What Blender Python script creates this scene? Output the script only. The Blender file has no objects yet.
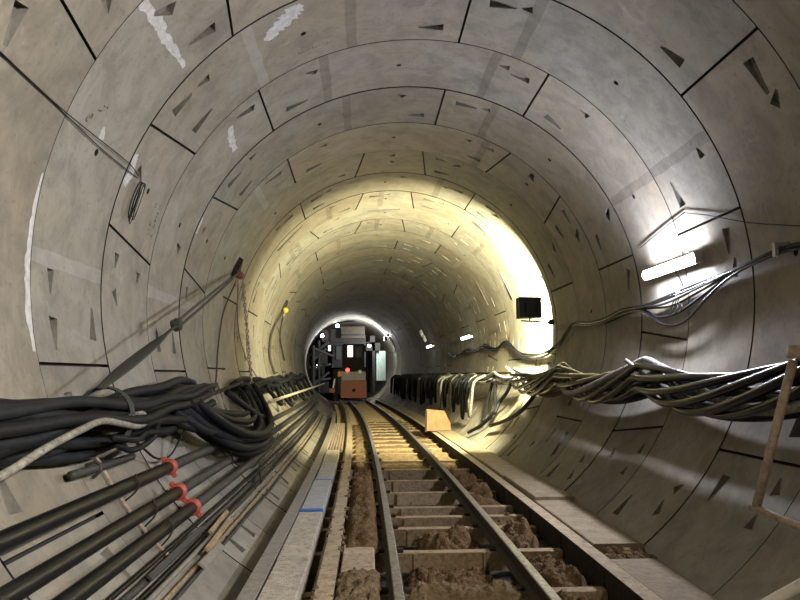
import bpy, bmesh, math, random
from mathutils import Vector, noise
from mathutils.geometry import delaunay_2d_cdt
random.seed(7)
rad, sin, cos, pi = math.radians, math.sin, math.cos, math.pi
R = 2.75            # inner radius of the lining
K = 0.00112         # the tunnel bends gently to the left
W = 1.2             # width of one lining ring
S0 = 4.5302         # start of ring 1
ZR = -2.15          # rail top
C = bpy.context.scene.collection

# ------------------------------------------------------------------ geometry helpers
def P(x, s, z):                       # track coordinates -> world
    return Vector((x - K*s*s, s, z))
def WP(s, th, r=R):                   # on the lining: station, angle from the crown, radius
    t = rad(th)
    return P(r*sin(t), s, r*cos(t))
def XS(s, th, r=R):
    t = rad(th); return (r*sin(t), s, r*cos(t))

def obj(name, bm, mat, parent=None, smooth=False, origin=None):
    me = bpy.data.meshes.new(name)
    bm.normal_update()
    if smooth:
        for f in bm.faces: f.smooth = True
    bm.to_mesh(me); bm.free()
    mats = mat if isinstance(mat, (list, tuple)) else [mat]
    for m in mats: me.materials.append(m)
    o = bpy.data.objects.new(name, me); C.objects.link(o)
    if parent is None:
        if origin is None:
            xs = [v.co for v in me.vertices]
            lo = Vector([min(v[i] for v in xs) for i in range(3)]); hi = Vector([max(v[i] for v in xs) for i in range(3)])
            origin = Vector(((lo.x+hi.x)/2, (lo.y+hi.y)/2, lo.z))
        for v in me.vertices: v.co -= origin
        o.location = origin
    else:
        o.parent = parent
        for v in me.vertices: v.co -= parent.location
    return o
def tag(o, label, cat, group=None, kind=None):
    o['label'] = label; o['category'] = cat
    if group: o['group'] = group
    if kind: o['kind'] = kind
    return o
def thing(name, label, cat, loc, group=None):
    o = bpy.data.objects.new(name, None); C.objects.link(o); o.empty_display_size = .1
    o.location = loc
    return tag(o, label, cat, group)
def struct(o):
    o['kind'] = 'structure'; return o

def quad(bm, a, b, c, d, mi=0):
    f = bm.faces.new([bm.verts.new(p) for p in (a, b, c, d)]); f.material_index = mi; return f
def prism8(bm, p):                    # p: 8 corners, bottom 4 then top 4
    v = [bm.verts.new(q) for q in p]
    for f in ((0,3,2,1),(4,5,6,7),(0,1,5,4),(1,2,6,5),(2,3,7,6),(3,0,4,7)): bm.faces.new([v[i] for i in f])
def box(bm, x0, x1, s0, s1, z0, z1):
    prism8(bm, [P(x0,s0,z0),P(x1,s0,z0),P(x1,s1,z0),P(x0,s1,z0),P(x0,s0,z1),P(x1,s0,z1),P(x1,s1,z1),P(x0,s1,z1)])
def bevel(bm, w=.006, seg=1):
    bmesh.ops.bevel(bm, geom=bm.edges[:], offset=w, segments=seg, affect='EDGES', clamp_overlap=True)
def beam(bm, prof, stations, fx=None):  # extrude a closed (x,z) profile along s, following the bend
    rings = []
    for s in stations:
        dx = fx(s) if fx else 0
        rings.append([bm.verts.new(P(x+dx, s, z)) for x, z in prof])
    n = len(prof)
    for a, b in zip(rings, rings[1:]):
        for i in range(n): bm.faces.new((a[i], a[(i+1) % n], b[(i+1) % n], b[i]))
    bm.faces.new(rings[0][::-1]); bm.faces.new(rings[-1])
def catmull(pts, n=6):
    pts = [Vector(p) for p in pts]
    if len(pts) < 3:
        return [pts[0].lerp(pts[1], i/n) for i in range(n+1)]
    q = [pts[0]*2-pts[1]] + pts + [pts[-1]*2-pts[-2]]
    out = []
    for i in range(1, len(q)-2):
        p0, p1, p2, p3 = q[i-1:i+3]
        for k in range(n):
            t = k/n
            out.append(.5*((2*p1)+(p2-p0)*t+(2*p0-5*p1+4*p2-p3)*t*t+(3*p1-p0-3*p2+p3)*t**3))
    out.append(pts[-1]); return out
def tube(bm, pts, r, nseg=8, cap=True):  # r: number or list
    n = len(pts); rings = []
    t0 = (pts[1]-pts[0]).normalized()
    up = Vector((0,0,1)) if abs(t0.z) < .9 else Vector((1,0,0))
    u = t0.cross(up).normalized()
    for i, p in enumerate(pts):
        t = (pts[min(i+1,n-1)]-pts[max(i-1,0)])
        if t.length < 1e-9: t = t0
        t.normalize()
        u = (u - t*u.dot(t)).normalized(); v = t.cross(u)
        rr = r[i] if isinstance(r, (list, tuple)) else r
        ru, rv = rr if isinstance(rr, tuple) else (rr, rr)
        rings.append([bm.verts.new(p+u*(ru*cos(2*pi*k/nseg))+v*(rv*sin(2*pi*k/nseg))) for k in range(nseg)])
    for a, b in zip(rings, rings[1:]):
        for k in range(nseg): bm.faces.new((a[k], a[(k+1)%nseg], b[(k+1)%nseg], b[k]))
    if cap:
        bm.faces.new(rings[0][::-1]); bm.faces.new(rings[-1])
def T(pts, r, nseg=8, n=6):
    bm = bmesh.new(); tube(bm, catmull(pts, n), r, nseg); return bm
def rot_box(bm, c, ax, ay, az):       # box from centre and half axis vectors
    c = Vector(c); ax, ay, az = Vector(ax), Vector(ay), Vector(az)
    prism8(bm, [c-ax-ay-az, c+ax-ay-az, c+ax+ay-az, c-ax+ay-az, c-ax-ay+az, c+ax-ay+az, c+ax+ay+az, c-ax+ay+az])
def cyl(bm, a, b, r, nseg=12):
    tube(bm, [Vector(a), Vector(b)], r, nseg)

# ------------------------------------------------------------------ materials
def mat(name, col, rough=.6, metal=0, spec=.5, var=.25, scale=6, bump=0, bscale=40, col2=None, thr=.5, dust=None, dust_amt=0, coat=0):
    m = bpy.data.materials.new(name); m.use_nodes = True
    nt = m.node_tree; N = nt.nodes; L = nt.links
    b = N['Principled BSDF']
    b.inputs['Roughness'].default_value = rough; b.inputs['Metallic'].default_value = metal
    b.inputs['Specular IOR Level'].default_value = spec
    geo = N.new('ShaderNodeNewGeometry')
    n1 = N.new('ShaderNodeTexNoise'); n1.inputs['Scale'].default_value = scale; n1.inputs['Detail'].default_value = 6; n1.inputs['Roughness'].default_value = .65
    L.new(geo.outputs['Position'], n1.inputs['Vector'])
    rp = N.new('ShaderNodeValToRGB')
    c2 = col2 or tuple(c*(1-var) for c in col); c1 = tuple(min(1, c*(1+var*.6)) for c in col)
    rp.color_ramp.elements[0].position = max(0, thr-.2); rp.color_ramp.elements[0].color = (*c2, 1)
    rp.color_ramp.elements[1].position = min(1, thr+.2); rp.color_ramp.elements[1].color = (*c1, 1)
    L.new(n1.outputs['Fac'], rp.inputs['Fac'])
    out = rp.outputs['Color']
    if dust:
        n2 = N.new('ShaderNodeTexNoise'); n2.inputs['Scale'].default_value = scale*2.7; n2.inputs['Detail'].default_value = 8; n2.inputs['Roughness'].default_value = .7
        L.new(geo.outputs['Position'], n2.inputs['Vector'])
        r2 = N.new('ShaderNodeValToRGB')
        r2.color_ramp.elements[0].position = .62-dust_amt*.4; r2.color_ramp.elements[1].position = .78-dust_amt*.4
        L.new(n2.outputs['Fac'], r2.inputs['Fac'])
        mx = N.new('ShaderNodeMix'); mx.data_type = 'RGBA'; mx.inputs['B'].default_value = (*dust, 1)
        L.new(r2.outputs['Color'], mx.inputs['Factor']); L.new(out, mx.inputs['A']); out = mx.outputs['Result']
        mr = N.new('ShaderNodeMapRange'); mr.inputs['To Min'].default_value = rough; mr.inputs['To Max'].default_value = .9
        L.new(r2.outputs['Color'], mr.inputs['Value']); L.new(mr.outputs['Result'], b.inputs['Roughness'])
    L.new(out, b.inputs['Base Color'])
    if bump:
        n3 = N.new('ShaderNodeTexNoise'); n3.inputs['Scale'].default_value = bscale; n3.inputs['Detail'].default_value = 5
        L.new(geo.outputs['Position'], n3.inputs['Vector'])
        bp = N.new('ShaderNodeBump'); bp.inputs['Strength'].default_value = bump; bp.inputs['Distance'].default_value = .02
        L.new(n3.outputs['Fac'], bp.inputs['Height']); L.new(bp.outputs['Normal'], b.inputs['Normal'])
    return m
def emit(name, col, strength):
    m = bpy.data.materials.new(name); m.use_nodes = True
    b = m.node_tree.nodes['Principled BSDF']
    b.inputs['Base Color'].default_value = (.8,.8,.8,1)
    b.inputs['Emission Color'].default_value = (*col, 1); b.inputs['Emission Strength'].default_value = strength
    return m

def concrete_mat(name, base, warm, dark, pores=True):
    m = bpy.data.materials.new(name); m.use_nodes = True
    nt = m.node_tree; N = nt.nodes; L = nt.links; b = N['Principled BSDF']
    b.inputs['Roughness'].default_value = .68; b.inputs['Specular IOR Level'].default_value = .3
    geo = N.new('ShaderNodeNewGeometry'); pos = geo.outputs['Position']
    def nz(scale, detail=6, rough=.6, dist=0, vec=None):
        n = N.new('ShaderNodeTexNoise'); n.inputs['Scale'].default_value = scale; n.inputs['Detail'].default_value = detail
        n.inputs['Roughness'].default_value = rough; n.inputs['Distortion'].default_value = dist
        L.new(vec or pos, n.inputs['Vector']); return n.outputs['Fac']
    def ramp(f, p0, p1, c0, c1):
        r = N.new('ShaderNodeValToRGB'); e = r.color_ramp.elements
        e[0].position = p0; e[1].position = p1; e[0].color = (*c0, 1); e[1].color = (*c1, 1)
        L.new(f, r.inputs['Fac']); return r.outputs['Color']
    def mix(fac, a, bb, mode='MIX'):
        x = N.new('ShaderNodeMix'); x.data_type = 'RGBA'; x.blend_type = mode
        if isinstance(fac, float): x.inputs['Factor'].default_value = fac
        else: L.new(fac, x.inputs['Factor'])
        for k, v in (('A', a), ('B', bb)):
            if isinstance(v, tuple): x.inputs[k].default_value = (*v, 1)
            else: L.new(v, x.inputs[k])
        return x.outputs['Result']
    c = ramp(nz(.9, 5, .6), .35, .65, base, warm)
    c = mix(ramp(nz(3.2, 8, .7, .6), .42, .66, (0,0,0), (.85,.85,.85)), c, dark)
    c = mix(ramp(nz(1.1, 6, .7, .4), .50, .70, (0,0,0), (.6,.6,.6)), c, tuple(x*.72 for x in dark))
    c = mix(ramp(nz(22, 4, .6), .58, .72, (0,0,0), (.5,.5,.5)), c, tuple(x*.7 for x in dark))
    # pale lime bloom
    c = mix(ramp(nz(2.1, 7, .75, 1.0), .60, .76, (0,0,0), (.75,.75,.75)), c, tuple(min(1, x*1.4) for x in base))
    # runs of dirt down the lining (stretched noise)
    mp = N.new('ShaderNodeMapping'); mp.inputs['Scale'].default_value = (5, 9, .7); L.new(pos, mp.inputs['Vector'])
    c = mix(ramp(nz(1.0, 5, .65, .3, mp.outputs['Vector']), .52, .72, (0,0,0), (.22,.22,.22)), c, tuple(x*.6 for x in dark))
    at = N.new('ShaderNodeAttribute'); at.attribute_name = 'tint'
    c = mix(1.0, c, at.outputs['Color'], 'MULTIPLY')
    if pores:
        vo = N.new('ShaderNodeTexVoronoi'); vo.inputs['Scale'].default_value = 9; L.new(pos, vo.inputs['Vector'])
        c = mix(ramp(vo.outputs['Distance'], .03, .06, (.75,.75,.75), (0,0,0)), c, tuple(x*.35 for x in dark))
    L.new(c, b.inputs['Base Color'])
    bp = N.new('ShaderNodeBump'); bp.inputs['Strength'].default_value = .25; bp.inputs['Distance'].default_value = .01
    L.new(nz(14, 8, .7), bp.inputs['Height']); L.new(bp.outputs['Normal'], b.inputs['Normal'])
    return m

M_conc = concrete_mat('lining_concrete', (0.281,0.268,0.232), (0.274,0.238,0.181), (0.176,0.164,0.140))
M_strip = concrete_mat('mortar_strip', (0.327,0.317,0.287), (0.307,0.287,0.255), (0.249,0.236,0.209), False)
M_stripd = concrete_mat('worn_strip', (.215,.195,.165), (.205,.18,.145), (.13,.118,.098), False)
M_white = mat('lime_bloom', (.56,.55,.55), .8, var=.3, scale=18, bump=.5, bscale=60)
M_groove = mat('joint_gasket', (.012,.012,.012), .8)
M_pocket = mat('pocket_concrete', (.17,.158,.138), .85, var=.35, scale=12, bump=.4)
M_mud = mat('mud', (.135,.080,.034), .85, spec=.2, var=.5, scale=9, bump=1.0, bscale=55, dust=(.25,.165,.08), dust_amt=.28)
M_mudlight = mat('dried_mud', (.215,.155,.088), .9, spec=.15, var=.35, scale=10, bump=1.0, bscale=45, dust=(.12,.08,.04), dust_amt=.4)
M_invert = mat('shade_dark_mud', (.022,.016,.010), .65, var=.45, scale=6, bump=.8, bscale=35)  # mud colour darkened to hold the shade of the deep gaps
M_rail = mat('worn_rail_steel', (.36,.34,.32), .38, .75, var=.3, scale=14, dust=(.23,.17,.11), dust_amt=.25)
M_railside = mat('rail_web_rust', (.05,.036,.026), .7, .1, var=.4, scale=14, dust=(.19,.14,.09), dust_amt=.2)
M_rust = mat('rusty_beam', (.25,.165,.088), .75, .05, var=.4, scale=9, bump=.35, bscale=50, dust=(.34,.26,.155), dust_amt=.5)
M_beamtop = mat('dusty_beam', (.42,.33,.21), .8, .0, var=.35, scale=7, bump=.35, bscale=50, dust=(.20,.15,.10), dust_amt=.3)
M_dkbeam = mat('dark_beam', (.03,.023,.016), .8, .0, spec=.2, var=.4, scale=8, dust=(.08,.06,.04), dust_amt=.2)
M_plank = mat('grey_plank', (.47,.42,.335), .8, var=.25, scale=8, bump=.4, bscale=60, dust=(.24,.21,.17), dust_amt=.3)
M_plankblue = mat('bluish_plank', (.38,.40,.42), .75, var=.25, scale=7, bump=.3, dust=(.38,.36,.32), dust_amt=.4)
M_blue = mat('blue_paint', (.04,.15,.50), .6, var=.3, scale=20)
M_channel = mat('grey_channel', (.27,.25,.22), .7, .2, var=.3, scale=9, bump=.3, dust=(.36,.32,.26), dust_amt=.4)
M_slab = mat('slab_concrete', (.28,.22,.14), .85, var=.3, scale=6, bump=.5, bscale=40, dust=(.17,.125,.075), dust_amt=.25)
M_hose = mat('black_hose', (.008,.009,.011), .55, spec=.14, var=.3, scale=10, dust=(.028,.027,.025), dust_amt=.24)
M_hosedusty = mat('dusty_hose', (.012,.0135,.016), .6, spec=.14, var=.35, scale=10, dust=(.034,.034,.034), dust_amt=.27)
M_gloss = mat('glossy_hose', (.008,.008,.012), .22, var=.2, scale=10)
M_palehose = mat('pale_hose', (.25,.235,.20), .6, var=.4, scale=12, dust=(.10,.09,.075), dust_amt=.4)
M_cream = mat('cream_hose', (.55,.52,.46), .4, var=.2, scale=12)
M_pipe = mat('black_pipe', (.007,.007,.007), .36, .0, spec=.22, var=.4, scale=9)
M_pipedusty = mat('dusty_pipe', (.028,.026,.023), .6, .0, var=.3, scale=9, dust=(.075,.068,.056), dust_amt=.3)
M_greypipe = mat('grey_conduit', (.22,.205,.175), .55, var=.3, scale=12, dust=(.20,.17,.13), dust_amt=.3)
M_red = mat('red_clamp_paint', (.40,.075,.05), .5, var=.3, scale=25)
M_steel = mat('galvanised_steel', (.45,.44,.42), .45, .6, var=.25, scale=15)
M_wood = mat('plywood', (.22,.115,.05), .75, var=.3, scale=8, bump=.2)
M_rustpipe = mat('rusty_scaffold_tube', (.36,.27,.20), .8, .1, var=.45, scale=22, bump=.3, dust=(.42,.36,.30), dust_amt=.3)
M_palepipe = mat('pale_tube', (.50,.45,.37), .7, var=.2, scale=15)
M_web = mat('dark_webbing', (.036,.038,.03), .85, var=.3, scale=20, bump=.4, bscale=120)
M_rope = mat('dark_rope', (.06,.055,.045), .9, var=.3, scale=30)
M_black = mat('black_paint', (.012,.012,.012), .6, var=.2)
M_dark = mat('shaded_grimy_steel', (.012,.011,.010), .7, .1, spec=.2, var=.4, scale=6, dust=(.03,.027,.023), dust_amt=.2)  # grimy steel darkened further, shade of the backlit gantry front in the colour
M_panel = mat('grey_panel', (.33,.33,.32), .6, var=.2)
M_green = mat('pale_green_sheet', (.20,.27,.22), .6, var=.2, scale=4)
M_yellow = mat('yellow_paint', (.75,.55,.05), .5, var=.2)
M_orange = mat('orange_paint', (.85,.30,.04), .5, var=.2)
M_redpaint = mat('faded_red_paint', (.38,.11,.065), .6, var=.35, scale=9, dust=(.30,.19,.14), dust_amt=.3)
M_whitepaint = mat('white_paint', (.75,.74,.72), .5, var=.12)
M_paper = mat('scrap_paper', (.55,.50,.36), .8, var=.2)
M_ink = mat('black_marker', (.11,.105,.10), .8, var=.2)
M_glass = mat('dark_glass', (.02,.02,.02), .1)
E_tube = emit('fluorescent_tube', (.84,.86,1.0), 390)
E_far = emit('far_tube', (.82,.88,1.0), 6)
E_flood = emit('floodlight_lens', (1.0,.93,.57), 4200)
E_flood2 = emit('floodlight_lens_white', (1.0,.94,.82), 2550)
E_flood3 = emit('floodlight_lens_cool', (.93,.97,1.0), 3100)
E_work = emit('work_lamp', (.90,.96,1.0), 40)
E_redlamp = emit('red_lamp', (1.0,.01,.012), 3.2)
E_white = emit('gap_light', (.95,.97,1.0), 1.2)  # glow standing in for light seen through gaps

# ------------------------------------------------------------------ tunnel lining (segment rings with joints, bolt pockets and grout holes)
KEYS = {-1:42, 0:-47.4, 1:-25.6, 2:-70, 3:108.7, 4:-70, 5:42.2, 6:-2.2, 7:109, 8:-2.2, 9:-46.5, 10:-2.2, 11:109, 12:-70, 13:42, 14:-70}
POCKETS = {
0 : [(0.32, -62.9, 0.36, -67.6), (0.91, -53.6, 1.0, -54.7)] ,
1 : [(0.32, -45.9, 0.21, -48.8), (0.9, -41.1, 0.84, -46.3), (0.9, 48.8, 0.93, 44.3), (0.28, 56.4, 0.3, 62.1), (0.29, 64.0, 0.2, 62.2), (0.29, -90.8, 0.29, -94.0), (0.31, -97.8, 0.29, -102.2), (0.98, -99.6, 1.0, -94.6), (0.25, 131.5, 0.26, 129.3), (0.22, 125.4, 0.25, 123.1)] ,
2 : [(0.29, -46.2, 0.26, -48.8), (0.25, -55.2, 0.27, -50.4), (0.83, -54.0, 0.8, -48.4), (0.92, 4.4, 0.93, -0.6), (0.35, 13.0, 0.31, 17.9), (0.27, 20.5, 0.29, 18.8), (0.24, 64.4, 0.25, 62.6), (0.91, 70.8, 0.93, 65.4), (0.31, 79.3, 0.33, 83.8), (0.29, 87.9, 0.25, 84.7), (0.29, -84.1, 0.28, -86.4), (0.88, -85.8, 0.87, -87.5), (0.3, -90.7, 0.36, -93.0), (0.22, -68.0, 0.37, -69.5), (0.27, 130.2, 0.21, 128.8), (0.26, 135.6, 0.33, 132.8)] ,
3 : [(0.28, -40.2, 0.2, -44.6), (0.3, -23.7, 0.24, -26.0), (0.87, -32.2, 0.91, -26.8), (0.26, 21.2, 0.27, 19.1), (0.34, 26.6, 0.36, 22.4), (0.87, 35.1, 0.92, 39.7), (0.28, 42.4, 0.26, 40.2), (0.84, -76.3, 0.73, -75.2), (0.27, 130.7, 0.26, 129.1), (0.82, 128.2, 0.86, 125.5), (0.22, 125.0, 0.2, 122.7)] ,
4 : [(0.28, -1.8, 0.22, -3.2), (0.9, 4.6, 0.92, 0.4), (0.33, 13.0, 0.32, 18.3), (0.26, 21.4, 0.28, 19.5), (0.24, 79.7, 0.35, 84.7), (0.87, 67.3, 0.89, 71.5), (0.3, 64.7, 0.13, 62.7), (0.26, -84.0, 0.28, -86.8), (0.22, -46.0, 0.21, -44.2), (0.27, -54.9, 0.3, -50.2), (0.88, -53.6, 0.86, -48.7), (0.28, -68.5, 0.33, -67.2), (0.32, 131.7, 0.35, 129.8), (0.22, 137.1, 0.29, 134.6)] ,
5 : [(0.27, -24.1, 0.26, -26.0), (0.27, 20.3, 0.25, 18.9), (0.26, 27.7, 0.29, 24.2), (0.36, 42.1, 0.12, 41.6), (0.26, 55.9, 0.29, 60.3), (0.85, 58.5, 0.82, 62.6), (0.33, 65.0, 0.16, 62.7), (0.3, -40.1, 0.21, -45.8), (0.97, -31.3, 0.99, -26.3), (0.22, 132.9, 0.35, 127.8), (0.86, 25.5, 0.88, 21.5)] ,
6 : [(0.25, 64.3, 0.17, 62.0), (0.85, 67.6, 0.79, 72.3), (0.87, -19.2, 0.86, -21.4), (0.24, 12.7, 0.26, 16.2), (0.26, 20.5, 0.38, 18.5), (0.91, 13.9, 0.85, 18.8), (0.3, -2.4, 0.2, -1.6)] ,
7 : [(0.26, 36.4, 0.23, 40.4), (0.32, 41.9, 0.47, 39.7), (0.41, 19.2, 0.35, 21.0)] }
STRIPS = {0:[], 1:[(-89,'p')], 2:[(-35.6,'p'),(-14.8,'d'),(61.8,'d'),(21.8,'d')], 3:[(-21.5,'d'),(17.8,'d'),(-88.2,'p'),(62,'d')], 4:[(-16.8,'d'),(22.5,'d'),(-88,'p')], 5:[(-48.8,'p'),(25,'d')]}
# lime runs: ring -> list of polylines (u, theta, width)
LIME = {0:[[(1.17,-78,.02),(1.165,-84,.05),(1.155,-90,.07),(1.15,-96,.08),(1.165,-104,.04)]],
        1:[[(.0,-49.3,.10),(.3,-48.9,.10),(.5,-49.3,.09),(.7,-49,.07),(1.12,-49,.05)], [(.55,-66.5,.04),(.58,-68.8,.11)]],
        2:[[(.10,-24.2,.10),(.16,-26,.22),(.24,-28,.22),(.32,-30.5,.16),(.42,-32.8,.08)], [(.05,-66,.09),(.10,-69,.13),(.05,-72.5,.10)]],
        3:[[(.26,-46.6,.06),(.42,-47.6,.10),(.62,-48.2,.11),(.9,-48.6,.06)]],
        4:[[(.05,-66,.05),(.07,-71,.07)]], 
        2.5:[]}
def wrap(t): return (t+180) % 360 - 180

def build_lining():
    bm = bmesh.new()
    tint = bm.loops.layers.float_color.new('tint')
    g = .010
    def area2(poly):
        return sum(poly[i][0]*poly[(i+1)%len(poly)][1]-poly[(i+1)%len(poly)][0]*poly[i][1] for i in range(len(poly)))
    for n in range(-11, 50):
        near = -3 <= n <= 10
        rnd = random.Random(n*17+3)
        sb = S0 + W*(n-1)
        dr = rnd.uniform(-.005, .005)
        kc = KEYS.get(n)
        if kc is None: kc = rnd.choice([-70, -2.2, 65, 132, -2.2] if n % 2 == 0 else [42, 109, -46.5, 109, -114])
        kc += .083
        joints = []                     # (theta near, theta far)
        for j in range(6):
            a = kc + 11.25 + 67.5*j
            if j == 0: joints.append((a-1.6, a+1.6))
            elif j == 5: joints.append((a+1.6, a-1.6))
            else: joints.append((a, a))
        edges_mid = sorted(wrap((a+b)/2) for a, b in joints)
        polys = []                      # (kind, outline, extra)
        jw = .012
        for a, b in joints:
            if abs(wrap(b)-wrap(a)) > 90 or abs(wrap(a)) > 176 or abs(wrap(b)) > 176: continue
            a, b = wrap(a), wrap(b); ya, yb = rad(a)*R, rad(b)*R
            polys.append(('joint', [(g, ya-jw), (W-g, yb-jw), (W-g, yb+jw), (g, ya+jw)], None))
        wedges = []
        def free(u, th):
            return all(abs(th-w[1])*.048 > .26 or abs(u-w[0]) > .34 for w in wedges)
        for w in POCKETS.get(n, []): wedges.append(w)
        visible = 0 <= n <= 6
        for i, e in enumerate(edges_mid):
            e2 = edges_mid[(i+1) % 6]
            span = (e2-e) % 360
            lo = -108 if visible else -999; 
            cand = []
            far = n % 2 == 0
            for th0, d in ((e, 1), (e+span, -1)):
                u = .32 if (d > 0) == far else .89
                cand.append((u, th0+4.6*d, u+.02, th0+9.4*d))
                if rnd.random() < .45: cand.append((1.2-u, th0+4.6*d, 1.2-u-.02, th0+9.4*d))
                cand.append((.26, th0+12.3*d, .27, th0+10.3*d))
                if span < 30: break
            if span > 30 and rnd.random() < .8: cand.append((.27, e+span/2+rnd.choice((-6, 6)), .27, e+span/2+rnd.choice((-8, 8))))
            for u, t, u2, t2 in cand:
                t, t2 = wrap(t), wrap(t2)
                if abs(t-t2) > 20 or abs(t) > 165: continue
                if visible and t > -100 and t < 112: 
                    continue
                if all(abs(wrap(t-x)) > 2.8 for x in edges_mid) and free(u, t): wedges.append((u, t, u2, t2))
        if n <= 26:
            for (u, t, u2, t2) in wedges:
                u = min(max(u, .1), 1.1); u2 = min(max(u2, .06), 1.14)
                y, y2 = rad(t)*R, rad(t2)*R
                d = Vector((u2-u, y2-y)); ln = max(d.length, .06)
                d.normalize(); p = Vector((-d.y, d.x))
                hw = .064 if ln > .17 else .052
                ht = .020 if ln > .17 else .012
                A = Vector((u, y)) - d*.02; B = A + d*(ln+.02)
                pl = [A-p*hw, B-p*ht, B+p*ht, A+p*hw]
                if any(not (.03 < q.x < W-.03) for q in pl): continue
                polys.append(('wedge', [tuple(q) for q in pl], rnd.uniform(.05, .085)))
            if n <= 14:
                for i, e in enumerate(edges_mid):
                    span = (edges_mid[(i+1) % 6]-e) % 360
                    t = wrap(e+span/2)
                    if abs(t) > 150: continue
                    polys.append(('hole', [(.6+.030*cos(a*pi/4), rad(t)*R+.030*sin(a*pi/4)) for a in range(8)], .1))
                    # small pores
        st = STRIPS.get(n)
        if st is None and n <= 20:
            st = []
            for e in edges_mid:
                for d in (13.3, -13.3):
                    if rnd.random() < .35 and abs(wrap(e+d)) < 140: st.append((wrap(e+d), rnd.choice('pdd')))
        for t, k in st or []:
            y = rad(t)*R; w = .055
            a = [(g+.002 + (W-2*g-.004)*i/8, y-w+rnd.uniform(-.008,.008)) for i in range(9)]
            b = [(g+.002 + (W-2*g-.004)*i/8, y+w+rnd.uniform(-.008,.008)) for i in range(8, -1, -1)]
            polys.append(('strip'+k, a+b, None))
        for line in LIME.get(n, []):
            up, dn = [], []
            for i in range(len(line)-1):
                for q in range(6):
                    f = q/6
                    u = line[i][0]*(1-f)+line[i+1][0]*f; y = rad(line[i][1]*(1-f)+line[i+1][1]*f)*R; w = (line[i][2]*(1-f)+line[i+1][2]*f)/2
                    dv = Vector((line[i+1][0]-line[i][0], rad(line[i+1][1]-line[i][1])*R)).normalized(); pv = Vector((-dv.y, dv.x))
                    up.append(Vector((u, y))+pv*w*rnd.uniform(.6, 1.25)); dn.append(Vector((u, y))-pv*w*rnd.uniform(.6, 1.25))
            polys.append(('lime', [(min(max(q.x, .012), W-.012), q.y) for q in up+dn[::-1]], None))
        # constrained triangulation of the unrolled ring; retried with fewer outlines if it degenerates
        nth = 144 if n <= 20 else 96
        us = [g, .3, .6, .9, W-g] if near else [g, .6, W-g]
        ymax = pi*R; k = len(us)
        for attempt in range(8):
            V, F = [], []
            for i in range(nth+1):
                for u in us: V.append(Vector((u, -ymax + 2*ymax*i/nth)))
            outline = [j for j in range(k)] + [i*k+k-1 for i in range(1, nth+1)] + [nth*k+j for j in range(k-2, -1, -1)] + [i*k for i in range(nth-1, 0, -1)]
            F.append(outline)
            for kind, pl, ex in polys:
                if area2(pl) < 0: pl.reverse()
                st_i = len(V); V += [Vector(q) for q in pl]; F.append(list(range(st_i, st_i+len(pl))))
            ov, oe, of, _, _, ofo = delaunay_2d_cdt(V, [], F, 0, 1e-5)
            good = sum(abs(area2([ov[i] for i in tri]))/2 for tri, org in zip(of, ofo) if org and not any(polys[i-1][0] in ('joint', 'wedge', 'hole') for i in org if i > 0))
            if good > 15: break
            if attempt == 7: print('LINING FAIL', n, kc, good, joints); break
            polys = [q for q in polys if not q[0].startswith('strip')] if attempt == 0 else polys[:-1]
        def P3(u, y, d=0): 
            th = y/R; r = R+dr+d
            return P(r*sin(th), sb+u, r*cos(th))
        bv = [bm.verts.new(P3(v.x, v.y)) for v in ov]
        segt = [ (1+rnd.uniform(-.12, .12), rnd.uniform(-.035, .045)) for _ in range(8)]
        bounds = edges_mid
        def settint(f, y):
            th = math.degrees(y/R); si = sum(1 for e in bounds if e < th) % 6
            v, w = segt[si]
            for l in f.loops: l[tint] = (v*(1+w), v, v*(1-w), 1)
        for tri, org in zip(of, ofo):
            kinds = [polys[i-1][0] for i in org if i > 0]
            if any(q in ('joint', 'wedge', 'hole') for q in kinds): continue
            try: f = bm.faces.new([bv[i] for i in tri])
            except ValueError: continue
            f.smooth = True
            f.material_index = 3 if 'lime' in kinds else 1 if 'stripp' in kinds else 2 if 'stripd' in kinds else 0
            settint(f, sum(ov[i].y for i in tri)/len(tri))
        for v in bv:
            if not v.link_faces: bm.verts.remove(v)
        for kind, pl, ex in polys:
            if kind == 'joint':
                top = [P3(*q) for q in pl]; bot = [P3(q[0], q[1], .05) for q in pl]; mi, fm = 4, 4
            elif kind == 'wedge':
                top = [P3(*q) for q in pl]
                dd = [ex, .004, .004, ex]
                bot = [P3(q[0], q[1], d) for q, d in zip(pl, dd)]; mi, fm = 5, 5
            elif kind == 'hole':
                top = [P3(*q) for q in pl]; bot = [P3(q[0], q[1], ex) for q in pl]; mi, fm = 4, 4
            else: continue
            for i in range(len(pl)):
                j = (i+1) % len(pl)
                f = quad(bm, top[i], top[j], bot[j], bot[i], mi)
                for l in f.loops: l[tint] = (1,1,1,1)
            f = bm.faces.new([bm.verts.new(q) for q in bot]); f.material_index = fm
        # ring edges turn outward into the circumferential gap
        for u in (g, W-g):
            for i in range(nth):
                y, y2 = -ymax+2*ymax*i/nth, -ymax+2*ymax*(i+1)/nth
                f = quad(bm, P3(u, y), P3(u, y2), P3(u, y2, .06), P3(u, y, .06), 4)
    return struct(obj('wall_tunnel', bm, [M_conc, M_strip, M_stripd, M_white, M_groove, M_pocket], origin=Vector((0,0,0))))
build_lining()

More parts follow.
